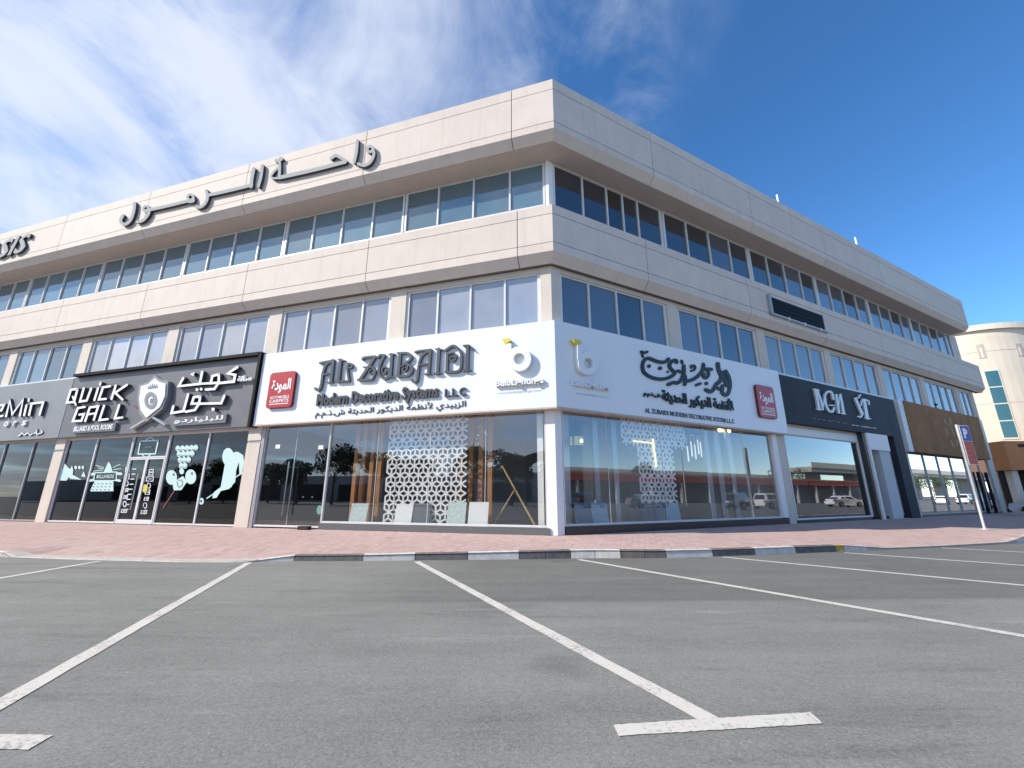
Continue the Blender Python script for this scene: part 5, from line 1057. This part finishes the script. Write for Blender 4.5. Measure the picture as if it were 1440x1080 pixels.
for i, (pp, al, pa, sv, lb) in enumerate(((20, 37.5, 'car_dark', True, 'dark four-wheel-drive car reflected in the shaded showroom window'), (20.2, 43.5, 'car_white', True, 'white four-wheel-drive car reflected at the end of the shaded showroom window'), (20, 60, 'car_white', False, 'white saloon reflected in the boutique window'), (20, 91, 'car_white', False, 'white saloon reflected in the mirrored shopfront'), (20, 102, 'car_white', True, 'large white car reflected at the far end of the mirrored shopfront'), (24, 28, 'car_silver', False, 'silver saloon reflected below the lattice'), (24, 20, 'car_dark', False, 'black saloon reflected near the corner column'))):
    make_car('parked_car', atR(pp, al), aR + (.3 * ((i % 3) - 1)), pa, lb, sv, 'parked cars')

# ------------------------------------------------------------------ what the shop windows mirror: trees, canopy, viaduct
def make_tree(name, x, y, h, cr_, lab, leaf='leaf', seed=1):
    rng = np.random.default_rng(seed); z0 = lotz(y); t = thing(name, (x, y, z0), lab, 'tree', 'trees across the car park')
    mb = MB(); top = np.array([x + rng.uniform(-.2, .2), y, z0 + h * .5]); mb.tube((x, y, z0 - .1), top, .17, 8, .11)
    cl_ = []
    for k_ in range(9):
        a = rng.uniform(0, 6.28); e = np.array([x + math.cos(a) * cr_ * rng.uniform(.3, .75), y + math.sin(a) * cr_ * rng.uniform(.3, .75), z0 + h * rng.uniform(.55, .92)]); mb.tube(top - [0, 0, rng.uniform(0, h * .15)], e, .06, 5, .02); cl_.append(e)
    mb.build('trunk', 'bark', t)
    cl_.append(np.array([x, y, z0 + h * .85])); n = 2600; per = n // len(cl_); vs, fs = [], []
    for e in cl_:
        rr = cr_ * rng.uniform(.32, .5)
        P = rng.normal(size=(per, 3)); P /= np.linalg.norm(P, axis=1)[:, None]; P = e + P * (rr * rng.random(per) ** .4)[:, None] * [1, 1, .8]
        for p in P:
            u = rng.normal(size=3); u /= np.linalg.norm(u); v = np.cross(u, rng.normal(size=3)); v /= np.linalg.norm(v); s_ = rng.uniform(.09, .17); b_ = len(vs); vs += [p - u * s_ - v * s_ * .5, p + u * s_ - v * s_ * .5, p + u * s_ + v * s_ * .5, p - u * s_ + v * s_ * .5]; fs.append((b_, b_ + 1, b_ + 2, b_ + 3))
    link('crown', vs, fs, leaf, t)
def atL(perp, t): p = C0 + NL * perp + DL * t; return p[0], p[1]
pos_ = ('first', 'second', 'third', 'fourth', 'fifth', 'sixth', 'seventh', 'eighth', 'ninth', 'tenth')
for i, (t_, pp, h, c_) in enumerate(((6, 33, 6.0, 2.6), (11, 31, 5.4, 2.5), (17, 34, 6.6, 2.9), (22.5, 31, 5.2, 2.5), (28, 33, 6.0, 2.8), (34, 32, 7.2, 2.9), (41, 34, 5.4, 2.7), (48, 36, 5.2, 2.8), (58, 38, 6.2, 3.0), (68, 40, 6.4, 3.2))):
    x, y = atL(pp, t_); make_tree('shade_tree', x, y, h, c_, f'dark leafy tree behind the car park, {pos_[i]} of the row reflected in the sunlit windows', 'leaf', 11 + i)
for i, (pp, al, h, c_, lf, lb) in enumerate(((44, 48, 6.5, 3.2, 'leaf_olive', 'olive tree reflected in the shaded showroom window'), (48, 98, 7.5, 4.2, 'leaf_olive', 'low olive tree reflected in the boutique window'), (50, 148, 8, 5.5, 'leaf', 'green tree reflected in the mirrored shopfront, nearest of three'), (50, 165, 8.5, 6, 'leaf', 'green tree reflected in the mirrored shopfront, middle of three'), (50, 183, 8, 6, 'leaf', 'green tree reflected in the mirrored shopfront, farthest of three'))):
    b_ = atR(pp, al); make_tree('shade_tree', b_[0], b_[1], h, c_, lb, lf, 40 + i)
cn = thing('shop_canopy', atR(40, 60), 'long red and orange canopy across the road, reflected in the shaded windows', 'canopy'); z0 = lotz(30)
MB().wbox(FR, 16, 118, 40, 46, 3.6 + z0, 4.5 + z0).build('canopy_roof', 'red_fascia', cn); MB().wbox(FR, 16, 118, 39.9, 39.99, 4.5 + z0, 4.8 + z0).build('canopy_stripe', 'orange_fascia', cn); MB().wbox(FR, 16, 118, 45, 49, z0, 3.6 + z0).build('wall', 'concrete', cn)
for s in range(17, 118, 7): MB().wbox(FR, s, s + .4, 40.2, 40.6, z0 - .1, 3.6 + z0).build('post', 'steel', cn)
wh = thing('haze_screen', atR(75, 60), 'pale block added behind the red canopy to hide horizon haze in the shaded windows', 'building'); MB().wbox(FR, -40, 140, 72, 90, z0, 7.5).build('wall', 'cream', wh); MB().wbox(FR, -40, 140, 71.8, 72.0, 6.9, 7.7).build('parapet', 'cream_trim', wh)  # out-of-frame block added to keep yellow horizon haze out of the reflections
low_ = thing('horizon_screen', (*atL(52, 30), lotz(-40)), 'long low concrete block added behind the trees to hide the horizon in the sunlit windows', 'building'); MB().wbox(FL, -130, 30, 48, 60, lotz(-40), 4.4).build('wall', 'concrete', low_)  # added out of frame to cover the yellow horizon band in the left glass
for i in range(14): MB().wbox(FL, -100 + 9 * i, -94 + 9 * i, 47.95, 48, .4, 3.0).build('window', 'dark_void', low_)
sc_ = thing('shade_carport', (*atL(26, 4.5), lotz(-20)), 'dark arched fabric carport behind the car park, reflected beside the corner column', 'carport')
mb = MB(); na = 14
for i in range(na):
    t0, t1 = math.pi * i / na, math.pi * (i + 1) / na; q = []
    for tt in (t0, t1): q.append((-4.2 + 4.6 * math.cos(tt), 3.2 + 1.7 * math.sin(tt)))
    mb.hexa([FL.pt(q[0][0], 24, q[0][1]), FL.pt(q[1][0], 24, q[1][1]), FL.pt(q[1][0], 29, q[1][1]), FL.pt(q[0][0], 29, q[0][1]), FL.pt(q[0][0], 24, q[0][1] + .12), FL.pt(q[1][0], 24, q[1][1] + .12), FL.pt(q[1][0], 29, q[1][1] + .12), FL.pt(q[0][0], 29, q[0][1] + .12)])
mb.build('cover', 'room_dark', sc_)
for a in (-8.7, .3):
    for o_ in (24.2, 28.8): mb = MB(); mb.tube(FL.pt(a, o_, lotz(-20)), FL.pt(a, o_, 3.3), .08, 8); mb.build('post', 'letter_side', sc_)
vd = thing('viaduct', atR(66, 200), 'pale concrete road viaduct far across the road, reflected in the mirrored shopfront', 'bridge')
MB().wbox(FR, 141, 360, 64, 74, 8.6, 10.2).build('deck', 'concrete', vd); MB().wbox(FR, 141, 360, 63.8, 64, 9.9, 11.6).build('parapet', 'cream_trim', vd)
for s in range(150, 360, 25): MB().wbox(FR, s, s + 1.6, 67, 71, lotz(30), 8.6).build('pier', 'concrete', vd)
for i, (pp, al, nm) in enumerate(((30, 14, 'nearer'), (31, 42, 'farther'))):
    b_ = atR(pp, al); t = thing('street_lamp', b_, f'tall grey street lamp across the car park, {nm} of two', 'street lamp', 'street lamps'); mb = MB(); mb.tube(b_, (b_[0], b_[1], b_[2] + 8), .09, 8, .05); mb.build('pole', 'steel', t); mb = MB(); mb.tube((b_[0], b_[1], b_[2] + 8), (b_[0] - 1.2, b_[1], b_[2] + 8.3), .04, 6); mb.build('arm', 'steel', t); mb = MB(); mb.box(b_[0] - 1.8, b_[0] - 1.2, b_[1] - .12, b_[1] + .12, b_[2] + 8.24, b_[2] + 8.36); mb.build('lamp_head', 'alu_grey', t)
